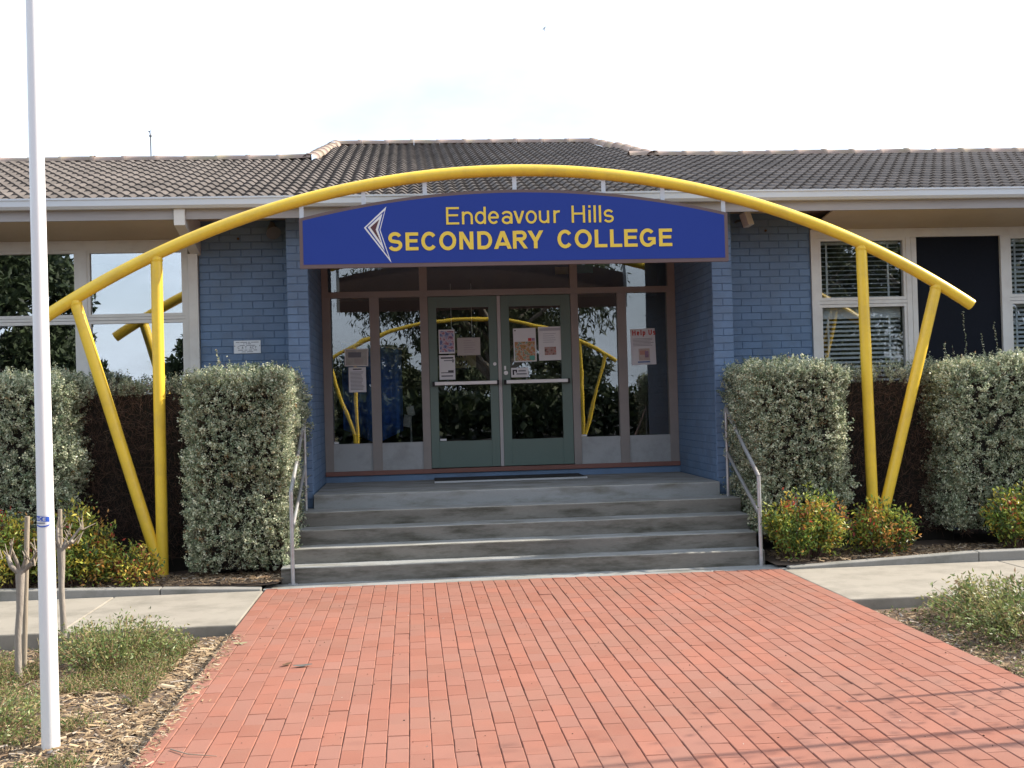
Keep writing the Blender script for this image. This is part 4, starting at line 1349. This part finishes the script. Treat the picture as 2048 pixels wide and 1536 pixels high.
def hedge(name_label, blocks, alcove, seed, spr):
    """blocks: clipped leafy boxes (x0,x1,y0,y1,z0,z1,end faces); alcove: bare recess (x0,x1)"""
    h_ = empty('hedge', ((blocks[0][0] + blocks[-1][1]) / 2, -0.6, 0.03), name_label, 'hedge')
    lp = []; tw = []
    core = MB()
    for (x0, x1, y0, y1, z0, z1, lf, rt, taper) in blocks:
        n = 6
        faces = [((x0 + taper, y0 + 0.03, z0), (x1 - x0 - taper * 2, 0, 0), (0, 0, z1 - z0), (0, -1, 0)),
                 ((x0, y0, z1), (x1 - x0, 0, 0), (0, y1 - y0, 0), (0, 0, 1))]
        if lf: faces.append(((x0 + taper * lf, y0, z0), (0, y1 - y0, 0), (-taper * lf, 0, z1 - z0), (-1, 0, 0)))
        if rt: faces.append(((x1 - taper * rt, y0, z0), (0, y1 - y0, 0), (taper * rt, 0, z1 - z0), (1, 0, 0)))
        (l_, (P, S, L_)) = hedge_leaves(faces, seed, box=((x0 if lf else -99, y0, z0), (x1 if rt else 99, y1, z1)))
        lp.append(l_)
        sel = rng.random(len(P)) < 0.5
        tw.append(sticks(P[sel] - S[sel] * 0.12, P[sel] + S[sel] * 0.05, 0.0018, pick(TWIGC, sel.sum())))
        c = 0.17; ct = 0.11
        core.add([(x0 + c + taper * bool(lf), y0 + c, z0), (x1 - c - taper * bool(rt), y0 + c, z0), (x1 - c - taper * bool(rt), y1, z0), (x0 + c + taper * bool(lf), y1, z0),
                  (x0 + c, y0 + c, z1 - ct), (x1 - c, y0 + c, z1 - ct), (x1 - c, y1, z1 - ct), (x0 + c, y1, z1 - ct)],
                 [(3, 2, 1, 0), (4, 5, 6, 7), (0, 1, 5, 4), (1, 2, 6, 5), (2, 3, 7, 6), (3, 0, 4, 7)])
        l2, (A, Bq) = sprigs(x0 + .02, x1 - .02, y0 + .02, y1, z1, int((x1 - x0) * 34), seed)
        lp.append(l2); tw.append(sticks(A, Bq, 0.0016, pick(TWIGC, len(A))))
    for sx, sy, hh in spr:                       # a few very long shoots
        A = np.array([[sx, sy, 2.05]]); per = 20
        for q in range(per):
            pass
        T = np.linspace(0, 1, 24)[:, None]
        line = A + T * np.array([[rng.normal(0, .02), 0, hh]]) + np.c_[0.012 * np.sin(T * 5), 0 * T, 0 * T]
        lp.append(leaves(np.repeat(line, 2, 0), rng.normal(0, 1, (48, 3)), 0.022, 0.014, pick(SILVER, 48, SW)))
        tw.append(sticks(line[:-1], line[1:], 0.0018, pick(TWIGC, 23)))
    ax0, ax1, ayb, az = alcove
    # bare back of the recess: brown dead twigs in front of dark wood, thin green skin on top
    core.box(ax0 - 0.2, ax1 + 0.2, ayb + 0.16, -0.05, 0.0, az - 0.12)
    k = 5200
    A = np.c_[rng.uniform(ax0 - .15, ax1 + .15, k), ayb + 0.14 - rng.random(k) ** 1.5 * 0.22, rng.uniform(0.15, az - 0.03, k)]
    D = unit(np.c_[rng.normal(0, .6, k), rng.normal(-.35, .35, k), rng.normal(0.5, .6, k)])
    tw.append(sticks(A, A + D * rng.uniform(.04, .15, (k, 1)), 0.0019, pick(TWIGC, k, None, .25)))
    topf = [((ax0 - .1, ayb - 0.03, az), (ax1 - ax0 + .2, 0, 0), (0, -0.1 - ayb, 0), (0, 0, 1)), ((ax0 - .1, ayb, az - 0.14), (ax1 - ax0 + .2, 0, 0), (0, 0, 0.14), (0, -1, 0.3))]
    l3, _ = hedge_leaves(topf, seed + 31, 420, 12)
    lp.append(l3)
    l4, (A4, B4) = sprigs(ax0, ax1, ayb, -0.2, az, int((ax1 - ax0) * 25), seed)
    lp.append(l4)
    V, F_, C = merge(lp)
    tag(put('foliage', raw_mesh('foliage', V, F_, C, M_leaf), h_), kind='stuff')
    V, F_, C = merge(tw)
    tag(put('twigs', raw_mesh('twigs', V, F_, C, M_twig), h_), kind='stuff')
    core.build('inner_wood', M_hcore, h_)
    return h_


hedge('clipped silvery hedge left of the steps with a bare notch around the yellow legs',
      [(-5.2, -2.36, -1.24, -0.05, 0.22, 2.07, 0, 1, -0.30), (-1.15, -0.115, -1.30, -0.05, 0.10, 2.08, 1, 1, 0.05)], (-2.2, -1.2, -0.66, 2.03), 3.1,
      [(-0.84, -0.9, 0.30), (-0.35, -0.8, 0.17), (-0.52, -1.0, 0.12)])
hedge('clipped silvery hedge right of the steps with a bare notch around the yellow legs',
      [(4.69, 5.70, -1.30, -0.05, 0.25, 2.01, 1, 1, 0.08), (6.88, 9.8, -1.24, -0.05, 0.22, 1.98, 1, 0, -0.04)], (5.75, 6.95, -0.66, 1.95), 11.7,
      [(7.35, -0.5, 0.55), (7.75, -0.45, 0.42), (7.55, -0.5, 0.30), (7.1, -0.5, 0.2)])

# ------------------------------------------------------------------ nandina and low shrubs
NAND = [(0.60, 0.50, 0.08), (0.36, 0.40, 0.07), (0.15, 0.24, 0.05), (0.07, 0.12, 0.03), (0.55, 0.27, 0.07), (0.42, 0.07, 0.045)]
def shrub(name, cx, cy, z0, rx, ry, h, n_stem, per, pal, wts, ls, label, group, cat='shrub', spread=1.0, twigc=TWIGC, seed=0, low=0.25):
    s_ = empty(name, (cx, cy, z0), label, cat, group)
    a = rng.uniform(0, 2 * math.pi, n_stem); rr = np.sqrt(rng.random(n_stem))
    tip = np.c_[cx + rx * rr * np.cos(a), cy + ry * rr * np.sin(a), z0 + h * np.sqrt(np.clip(1 - (rr * .85) ** 2, 0, 1)) * rng.uniform(.55, 1.05, n_stem)]
    base = np.c_[cx + (tip[:, 0] - cx) * .45, cy + (tip[:, 1] - cy) * .45, np.full(n_stem, z0 - 0.02)]
    tw = [sticks(base, tip, 0.0035, pick(twigc, n_stem))]
    T = low + (1 - low) * rng.random((n_stem, per, 1)) ** 0.7
    Q = base[:, None] + (tip - base)[:, None] * T + rng.normal(0, 0.035 * spread, (n_stem, per, 3))
    out = unit(Q.reshape(-1, 3) - np.array([cx, cy, z0]))
    D = unit(out * .5 + rng.normal(0, .6, (n_stem * per, 3)) + np.array([0, 0, -.05]))
    Q = Q.reshape(-1, 3)
    hfrac = np.clip((Q[:, 2] - z0) / h, 0, 1)
    C = pick(pal, len(Q), wts, .2)
    stemtone = np.repeat(rng.choice(len(pal), n_stem, p=np.array(wts) / np.sum(wts)), per)
    mixm = rng.random(len(Q)) < .75
    C[mixm] = np.array(pal)[stemtone[mixm]] * rng.uniform(.8, 1.2, (mixm.sum(), 1))
    Q[:, 2] = np.maximum(Q[:, 2], z0 + .005)
    sz = rng.uniform(.7, 1.3, len(Q))
    V, F_, Cc = leaves(Q, D, ls[0] * sz, ls[1] * sz, C, .2)
    tag(put('foliage', raw_mesh('foliage', V, F_, Cc, M_leaf2), s_), kind='stuff')
    V, F_, Cc = merge(tw)
    tag(put('stems', raw_mesh('stems', V, F_, Cc, M_twig), s_), kind='stuff')
    return s_


NWL = [0.24, 0.28, 0.22, 0.14, 0.07, 0.05]
NWR = [0.16, 0.26, 0.28, 0.16, 0.08, 0.06]
NG = 'low nandina shrubs along the hedge feet'
shrub('nandina_shrub', -2.85, -1.52, 0.04, 0.45, 0.24, 0.80, 70, 64, NAND, NWL, (0.048, 0.018), 'yellow and red leaved shrub at the far left behind the pruned trunk', NG)
shrub('nandina_shrub', -2.16, -1.52, 0.04, 0.42, 0.24, 0.82, 95, 64, NAND, NWL, (0.048, 0.018), 'yellow green shrub just right of the white pole', NG)
shrub('nandina_shrub', -1.58, -1.58, 0.04, 0.26, 0.18, 0.42, 40, 40, NAND, [0.2, .2, .2, .15, .1, .15], (0.044, 0.016), 'small reddish shrub in front of the left yellow legs', NG)
shrub('nandina_shrub', 5.06, -1.56, 0.04, 0.46, 0.24, 0.78, 95, 62, NAND, NWR, (0.048, 0.018), 'large yellow red shrub beside the right handrail', NG)
shrub('nandina_shrub', 5.92, -1.45, 0.04, 0.38, 0.24, 0.60, 60, 50, NAND, NWR, (0.048, 0.018), 'smaller green shrub in front of the right yellow legs', NG)
shrub('nandina_shrub', 7.50, -1.50, 0.04, 0.52, 0.24, 0.78, 80, 58, NAND, [.08, .25, .35, .25, .05, .02], (0.048, 0.018), 'dark green shrub at the far right picture edge', NG)

GREV = [(0.24, 0.29, 0.10), (0.16, 0.22, 0.07), (0.34, 0.31, 0.13), (0.09, 0.12, 0.04), (0.25, 0.16, 0.09)]
GWT = [.3, .3, .2, .15, .05]
STRAW = [(0.30, 0.21, 0.12), (0.22, 0.15, 0.09), (0.38, 0.29, 0.17)]
GG = 'straggly low shrubs in the front beds'
shrub('straggly_shrub', 5.72, -4.75, -0.12, 0.72, 1.0, 0.42, 260, 30, GREV, GWT, (0.044, 0.014), 'straggly twiggy green shrub right of the brick paving', GG, spread=.7, twigc=STRAW, low=.3)
shrub('straggly_shrub', 6.6, -5.0, -0.12, 0.6, 0.8, 0.46, 150, 30, GREV, GWT, (0.044, 0.014), 'second straggly shrub at the right picture edge', GG, spread=.7, twigc=STRAW, low=.3)
shrub('straggly_shrub', -1.12, -4.30, -0.12, 0.55, 0.60, 0.33, 190, 28, GREV, GWT, (0.030, 0.011), 'low straggly plant at the left path edge', GG, spread=.7, twigc=STRAW, low=.25)

shrub('straggly_shrub', -1.45, -6.15, -0.12, 0.40, 0.60, 0.20, 120, 24, GREV, GWT, (0.028, 0.011), 'flat scrubby plant around the foot of the white pole', GG, spread=.7, twigc=STRAW, low=.2)
shrub('straggly_shrub', -2.35, -4.6, -0.12, 0.55, 0.70, 0.24, 120, 24, GREV, GWT, (0.028, 0.011), 'scrubby plant at the left edge beneath the pruned trunk', GG, spread=.7, twigc=STRAW, low=.2)

# ------------------------------------------------------------------ mulch, ground cover
CHIP = [(0.35, 0.255, 0.155), (0.26, 0.18, 0.105), (0.165, 0.11, 0.068), (0.44, 0.35, 0.24), (0.14, 0.095, 0.06), (0.33, 0.28, 0.23)]
def mulch(name, n, fx, fz, pal_w, label, lmin=0.012, lmax=0.075, lift=0.02):
    xy = fx(n); n = len(xy)
    z = np.array([fz(x, y) for x, y in xy])
    an = rng.uniform(0, math.pi, n); L_ = np.exp(rng.uniform(np.log(lmin), np.log(lmax), n)); W_ = np.clip(L_ * rng.uniform(.10, .38, n), .004, .024)
    tl = rng.normal(0, .22, n)
    D = np.c_[np.cos(an) * np.cos(tl), np.sin(an) * np.cos(tl), np.sin(tl)]
    S = unit(np.cross(D, np.c_[rng.normal(0, .25, n), rng.normal(0, .25, n), np.ones(n)])); N = np.cross(S, D)
    P = np.c_[xy, z + rng.uniform(0, lift, n)]
    h_ = (W_ * .3)[:, None]
    a = P - D * L_[:, None] / 2; b = P + D * L_[:, None] / 2
    w_ = W_[:, None] / 2
    V = np.stack([a - S * w_, a + S * w_ * .7, b + S * w_ * .8, b - S * w_ * .6, a + N * h_, b + N * h_], 1).reshape(-1, 3)
    i = np.arange(n)[:, None] * 6
    F_ = np.concatenate([i + [0, 4, 5, 3], i + [4, 1, 2, 5]], 0)
    C = np.repeat(pick(CHIP, n, pal_w, .18), 6, 0)
    o = put(name, raw_mesh(name, V, F_, C, M_chip))
    return tag(o, label, 'mulch', kind='stuff')


mulch('bark_mulch', 26000, lambda n: np.c_[-0.34 - rng.random(n) ** 1.5 * 3.0, rng.uniform(-8.4, -3.7, n)], bedz_l, [.28, .28, .16, .14, .08, .06], 'pale bark mulch covering the left front garden bed')
mulch('bark_mulch', 380, lambda n: np.c_[-0.36 - rng.random(n) ** 1.3 * 1.6, rng.uniform(-8.2, -4.2, n)], bedz_l, [.4, .35, .12, .08, .0, .05], 'long bark strips scattered over the left front bed', .06, .16, .035)
mulch('bark_mulch', 1500, lambda n: np.c_[-0.31 + rng.normal(0, .05, n), rng.uniform(-8.4, -4.1, n)], lambda x, y: max(bedz_l(x, y), 0.0 if x > -0.32 else -0.06), [.28, .28, .16, .14, .08, .06], 'loose mulch chips along the left paving edge', .012, .05, .012)
mulch('bark_mulch', 15000, lambda n: np.c_[4.75 + rng.random(n) ** 1.4 * 2.6, rng.uniform(-7.4, -3.75, n)], bedz_r, [.10, .16, .28, .06, .30, .1], 'brown leaf mulch in the right front garden bed')
mulch('bark_mulch', 5000, lambda n: np.c_[rng.uniform(-3.2, -0.2, n), rng.uniform(-1.76, -1.0, n)], lambda x, y: 0.045, [.14, .26, .28, .06, .22, .04], 'dark bark mulch under the left hedge')
mulch('bark_mulch', 5000, lambda n: np.c_[rng.uniform(4.8, 8.4, n), rng.uniform(-1.76, -1.0, n)], lambda x, y: 0.045, [.14, .26, .28, .06, .22, .04], 'dark bark mulch under the right hedge')

# ground cover tufts through the left bed (thin straw stems and small green leaves)
def cover(name, label, n, fx, fz, hmax=0.11):
    xy = fx(n)
    dens = np.array([mnoise.fractal((x * 1.3, y * 1.3, 9.1), 1, 2, 3) for x, y in xy])
    xy = xy[dens > -0.06]; n = len(xy)
    z = np.array([fz(x, y) for x, y in xy])
    A = np.c_[xy, z]
    D = unit(np.c_[rng.normal(0, .7, n), rng.normal(0, .7, n), np.ones(n)])
    L_ = rng.uniform(.03, hmax, n)[:, None]
    V1 = sticks(A, A + D * L_, 0.0016, pick(STRAW, n, None, .25))
    per = 5
    Q = (A[:, None] + D[:, None] * L_[:, None] * (0.3 + .7 * rng.random((n, per, 1)))).reshape(-1, 3)
    C = pick([(0.10, 0.17, 0.035), (0.17, 0.23, 0.055), (0.06, 0.11, 0.025), (0.28, 0.25, 0.10), (0.26, 0.16, 0.08)], len(Q), [.3, .25, .2, .15, .1], .2)
    Dq = rng.normal(0, 1, (len(Q), 3)); Dq[:, 2] = np.abs(Dq[:, 2]) * .7
    V2 = leaves(Q, Dq, rng.uniform(.012, .026, len(Q)), rng.uniform(.005, .010, len(Q)), C, .2)
    cv = empty(name, (float(xy[:, 0].mean()), float(xy[:, 1].mean()), -0.12))
    tag(cv, label, 'ground cover', kind='stuff')
    tag(put('foliage', raw_mesh('foliage', *V2, M_leaf2), cv), kind='stuff')
    tag(put('stems', raw_mesh('stems', *V1, M_twig), cv), kind='stuff')


cover('ground_cover', 'patchy green ground cover and dry stems in the left front bed', 26000, lambda n: np.c_[-0.62 - rng.random(n) ** 1.1 * 3.0, rng.uniform(-8.4, -3.75, n)], bedz_l, .13)
cover('ground_cover', 'sparse weeds in the right front bed', 2500, lambda n: np.c_[4.95 + rng.random(n) * 2.4, rng.uniform(-6.8, -3.8, n)], bedz_r, .08)

# ------------------------------------------------------------------ pruned trunks with stakes (left bed)
def pruned(x, y, z0, h, lean, label, seed, stake):
    rnd = random.Random(seed)
    t_ = empty('pruned_standard', (x, y, z0), label, 'tree', 'hard pruned small trees in the left bed')
    pts = [Vector((x + lean * k / 6 + rnd.gauss(0, .006), y + rnd.gauss(0, .006), z0 - .05 + (h + .05) * k / 6)) for k in range(7)]
    MB().tube(pts, [.028, .025, .023, .022, .023, .027, .033], 10).build('trunk', M_bark, t_)
    top = pts[-1]
    for (dx, dz, l, r_) in ((-0.09, .10, 5, .019), (0.10, .05, 6, .017), (-0.02, .15, 4, .015), (.15, .15, 5, .011), (.05, .10, 4, .012)):
        p = [top - Vector((0, 0, .03)), top + Vector((dx * .5, rnd.gauss(0, .03), dz * .35)), top + Vector((dx, rnd.gauss(0, .04), dz))]
        MB().tube(p, [r_, r_ * .9, r_ * .75], 9).build('branch_stub', M_bark, t_)
        for q in range(l):
            a = p[2] + Vector((rnd.gauss(0, .015), rnd.gauss(0, .015), -.02))
            b = a + Vector((rnd.gauss(0, .04), rnd.gauss(0, .03), rnd.uniform(.04, .11)))
            MB().tube([a, b], [.006, .003], 6).build('twig', M_timber, t_)
    for sx, sy, sh, sr, ln in stake:
        m = MB(); m.tube([(sx, sy, z0 - .08), (sx + ln, sy, z0 + sh)], sr, 4)
        s2 = m.build('timber_stake', M_timber)
        tag(s2, '%s timber stake behind %s' % ('tall' if sh > .5 else 'short broken', label), 'stake')


pruned(-1.672, -4.77, -0.15, 0.80, 0.030, 'the knobbly pruned trunk at the left picture edge', 1, [(-1.69, -4.60, 1.16, .020, 0.05), (-1.80, -4.82, .24, .022, 0.0)])
pruned(-1.640, -3.80, -0.15, 0.84, 0.0, 'the pruned trunk just right of the white pole', 2, [(-1.675, -3.70, 1.13, .019, 0.0)])

# ------------------------------------------------------------------ litter on the paving
def fallen_leaf(x, y, rz, L_, col, label):
    V = []; n = 8
    for i in range(n + 1):
        t = i / n; w_ = L_ * .13 * math.sin(math.pi * min(1, t * .95 + .03)) + .001
        zz = 0.004 + .012 * abs(t - .5) + .004
        V += [(x + math.cos(rz) * (t - .5) * L_ - math.sin(rz) * (w_ + .01 * math.sin(t * 3)), y + math.sin(rz) * (t - .5) * L_ + math.cos(rz) * (w_ + .01 * math.sin(t * 3)), zz + .004),
              (x + math.cos(rz) * (t - .5) * L_ + math.sin(rz) * w_, y + math.sin(rz) * (t - .5) * L_ - math.cos(rz) * w_, zz)]
    m = MB().add(V, [(2 * i, 2 * i + 2, 2 * i + 3, 2 * i + 1) for i in range(n)], 0, True)
    tag(m.build('fallen_leaf', pm('dry_leaf_%d' % int(L_ * 1000), col, .7, .3, 40)), label, 'leaf')


fallen_leaf(0.235, -5.24, 0.9, .085, (.10, .05, .02), 'curled dark brown leaf on the left part of the paving')
fallen_leaf(0.345, -5.30, 0.2, .125, (.10, .095, .085), 'long grey leaf lying on the paving near the curled brown one')
fallen_leaf(-0.185, -4.46, 0.1, .10, (.30, .28, .15), 'pale green leaf at the left paving edge')
tw_ = MB().tube([(-0.16, -7.10, .008), (-0.05, -7.22, .012), (0.10, -7.26, .006)], [.004, .003, .002], 6).build('fallen_twig', M_timber)
tag(tw_, 'thin twig lying on the paving at the lower left', 'twig')
k = 420
P = np.c_[rng.uniform(-.25, 4.6, k), -2.0 - rng.random(k) * 6.3, np.full(k, .002)]
V, F_, C = leaves(P, np.c_[rng.normal(0, 1, (k, 2)), np.full(k, .05)], rng.uniform(.006, .016, k), rng.uniform(.004, .009, k), pick([(.05, .035, .03), (.10, .07, .05), (.45, .4, .35)], k, [.6, .3, .1]), .3)
tag(put('paving_litter', raw_mesh('paving_litter', V, F_, C, M_chip)), 'tiny dark specks of litter scattered over the paving', 'litter', kind='stuff')

# ------------------------------------------------------------------ surroundings behind the camera (they show in the glass and throw shade)
def tree(name, x, y, h, crown, label, pal, wts, leaf, n, seed, trunk_r=.2, bare=.3, group='trees across the car park', droop=0.0, gap=-0.15):
    t_ = empty(name, (x, y, -0.3), label, 'tree', group)
    rnd = random.Random(seed)
    m = MB()
    pts = [Vector((x + rnd.gauss(0, .05) * k, y + rnd.gauss(0, .05) * k, -0.4 + h * .8 * k / 6)) for k in range(7)]
    m.tube(pts, [trunk_r * (1 - .13 * k) for k in range(7)], 10)
    Ps = []
    cx, cy, rx, rz_, cz = x, y, crown[0], crown[1], crown[2]
    lobes = []
    for q in range(crown[3]):
        a = rnd.uniform(0, 6.28); rr = rnd.random() ** .5; el = rnd.uniform(-1, 1)
        lobes.append((cx + math.cos(a) * rr * rx * math.sqrt(1 - el * el * .8), cy + math.sin(a) * rr * rx * math.sqrt(1 - el * el * .8), cz + el * rz_, rx * rnd.uniform(.2, .38)))
    for lx, ly, lz, lr in lobes:
        b0 = pts[min(6, max(2, int((lz + .4) / (h * .8) * 6) - 1))]
        m.tube([b0, (b0 + Vector((lx, ly, lz))) / 2 + Vector((0, 0, .2)), (lx, ly, lz)], [trunk_r * .35, trunk_r * .2, .015], 6)
    m.build('trunk', M_bark, t_)
    L_ = np.array(lobes)
    idx = rng.integers(0, len(L_), n)
    d = unit(rng.normal(0, 1, (n, 3))) * (rng.random((n, 1)) ** .45)
    P = L_[idx, :3] + d * L_[idx, 3:4] * np.array([1, 1, .75])
    kp = fbm(P, .9, seed) > gap
    P = P[kp]
    D = rng.normal(0, .8, P.shape) + np.array([0, 0, -droop])
    C = pick(pal, len(P), wts, .2)
    V, F_, Cc = leaves(P, D, leaf[0] * rng.uniform(.7, 1.3, len(P)), leaf[1], C, .2)
    tag(put('crown', raw_mesh('crown', V, F_, Cc, M_leaf3), t_), kind='stuff')
    return t_


DG = [(0.035, 0.05, 0.022), (0.05, 0.07, 0.03), (0.022, 0.034, 0.016)]
EU = [(0.08, 0.10, 0.05), (0.12, 0.13, 0.07), (0.05, 0.065, 0.035)]
tree('conifer_tree', -14.4, -30.0, 9.5, (3.7, 4.0, 4.4, 60), 'broad dark conifer across the car park reflected in the left window', DG, [.4, .4, .2], (.34, .15), 34000, 1, .28, gap=-.5)
tree('conifer_tree', -8.3, -42.0, 5.5, (2.0, 2.0, 2.9, 26), 'smaller dark tree across the car park beside the broad conifer', DG, [.4, .4, .2], (.30, .14), 9000, 2, gap=-.4)
tree('gum_tree', 4.4, -27.0, 10.5, (5.4, 2.6, 6.9, 60), 'tall gum tree with drooping leaves reflected in the doors', EU, [.4, .3, .3], (.27, .065), 42000, 3, .34, droop=1.4, gap=-.3)
tree('gum_tree', 15.5, -30.0, 11.5, (4.6, 4.6, 5.6, 60), 'large gum tree across the car park reflected in the right window', EU, [.3, .2, .5], (.30, .10), 30000, 4, .34, gap=-.25)
for i, (tx, ty, hh, rx) in enumerate(((-1.5, -52, 5.5, 3.0), (3.0, -58, 6.5, 3.6), (8.5, -50, 7.0, 3.4), (22.5, -34, 11.0, 4.6), (-20, -48, 7, 4), (-27, -40, 8, 4.5), (31, -40, 10, 4.5), (-6, -64, 6, 4))):
    tree('gum_tree', tx, ty, hh, (rx, hh * .42, hh * .5, 34), '%s gum tree of the row along the far side of the car park' % ['first', 'second', 'third', 'fourth', 'fifth', 'sixth', 'seventh', 'eighth'][i], EU, [.3, .2, .5], (.40, .16), 11000, 20 + i, gap=-.4)
# continuous shrubbery closing the far side of the car park
n = 26000
P = np.c_[rng.uniform(-60, 70, n), rng.uniform(-47, -43, n), np.zeros(n)]
top_ = np.array([2.3 + 1.1 * mnoise.fractal((x * .22, 4.0, 0), 1, 2, 3) for x in P[:, 0]])
P[:, 2] = -.3 + rng.random(n) ** .7 * np.maximum(.5, top_)
V, F_, C = leaves(P, rng.normal(0, 1, (n, 3)), .6, .3, pick(DG, n), .2)
tag(put('far_shrubbery', raw_mesh('far_shrubbery', V, F_, C, M_leaf3)), 'dark shrubbery along the far side of the car park', 'shrubbery', kind='stuff')
# slim street trees just outside the picture on the right: their trunks shade the paving
for i, (tx, ty, hh) in enumerate(((7.3, -7.05, 4.2), (7.45, -7.28, 3.9), (6.55, -6.45, 2.3))):
    t_ = empty('slim_tree', (tx, ty, -.12), '%s slim young tree right of the paving' % ['first', 'second', 'third'][i], 'tree', 'slim trees outside the picture')
    m = MB(); m.tube([(tx, ty, -.2), (tx + .03, ty, hh * .5), (tx, ty + .02, hh)], [.040, .034, .018], 10)
    m.build('trunk', M_bark, t_)
    n = 160
    P = np.c_[rng.normal(tx, .45, n), rng.normal(ty, .35, n), rng.uniform(hh * .62, hh * 1.15, n)]
    V, F_, C = leaves(P, rng.normal(0, 1, (n, 3)), .07, .025, pick(EU, n), .2)
    tag(put('crown', raw_mesh('crown', V, F_, C, M_leaf3), t_), kind='stuff')
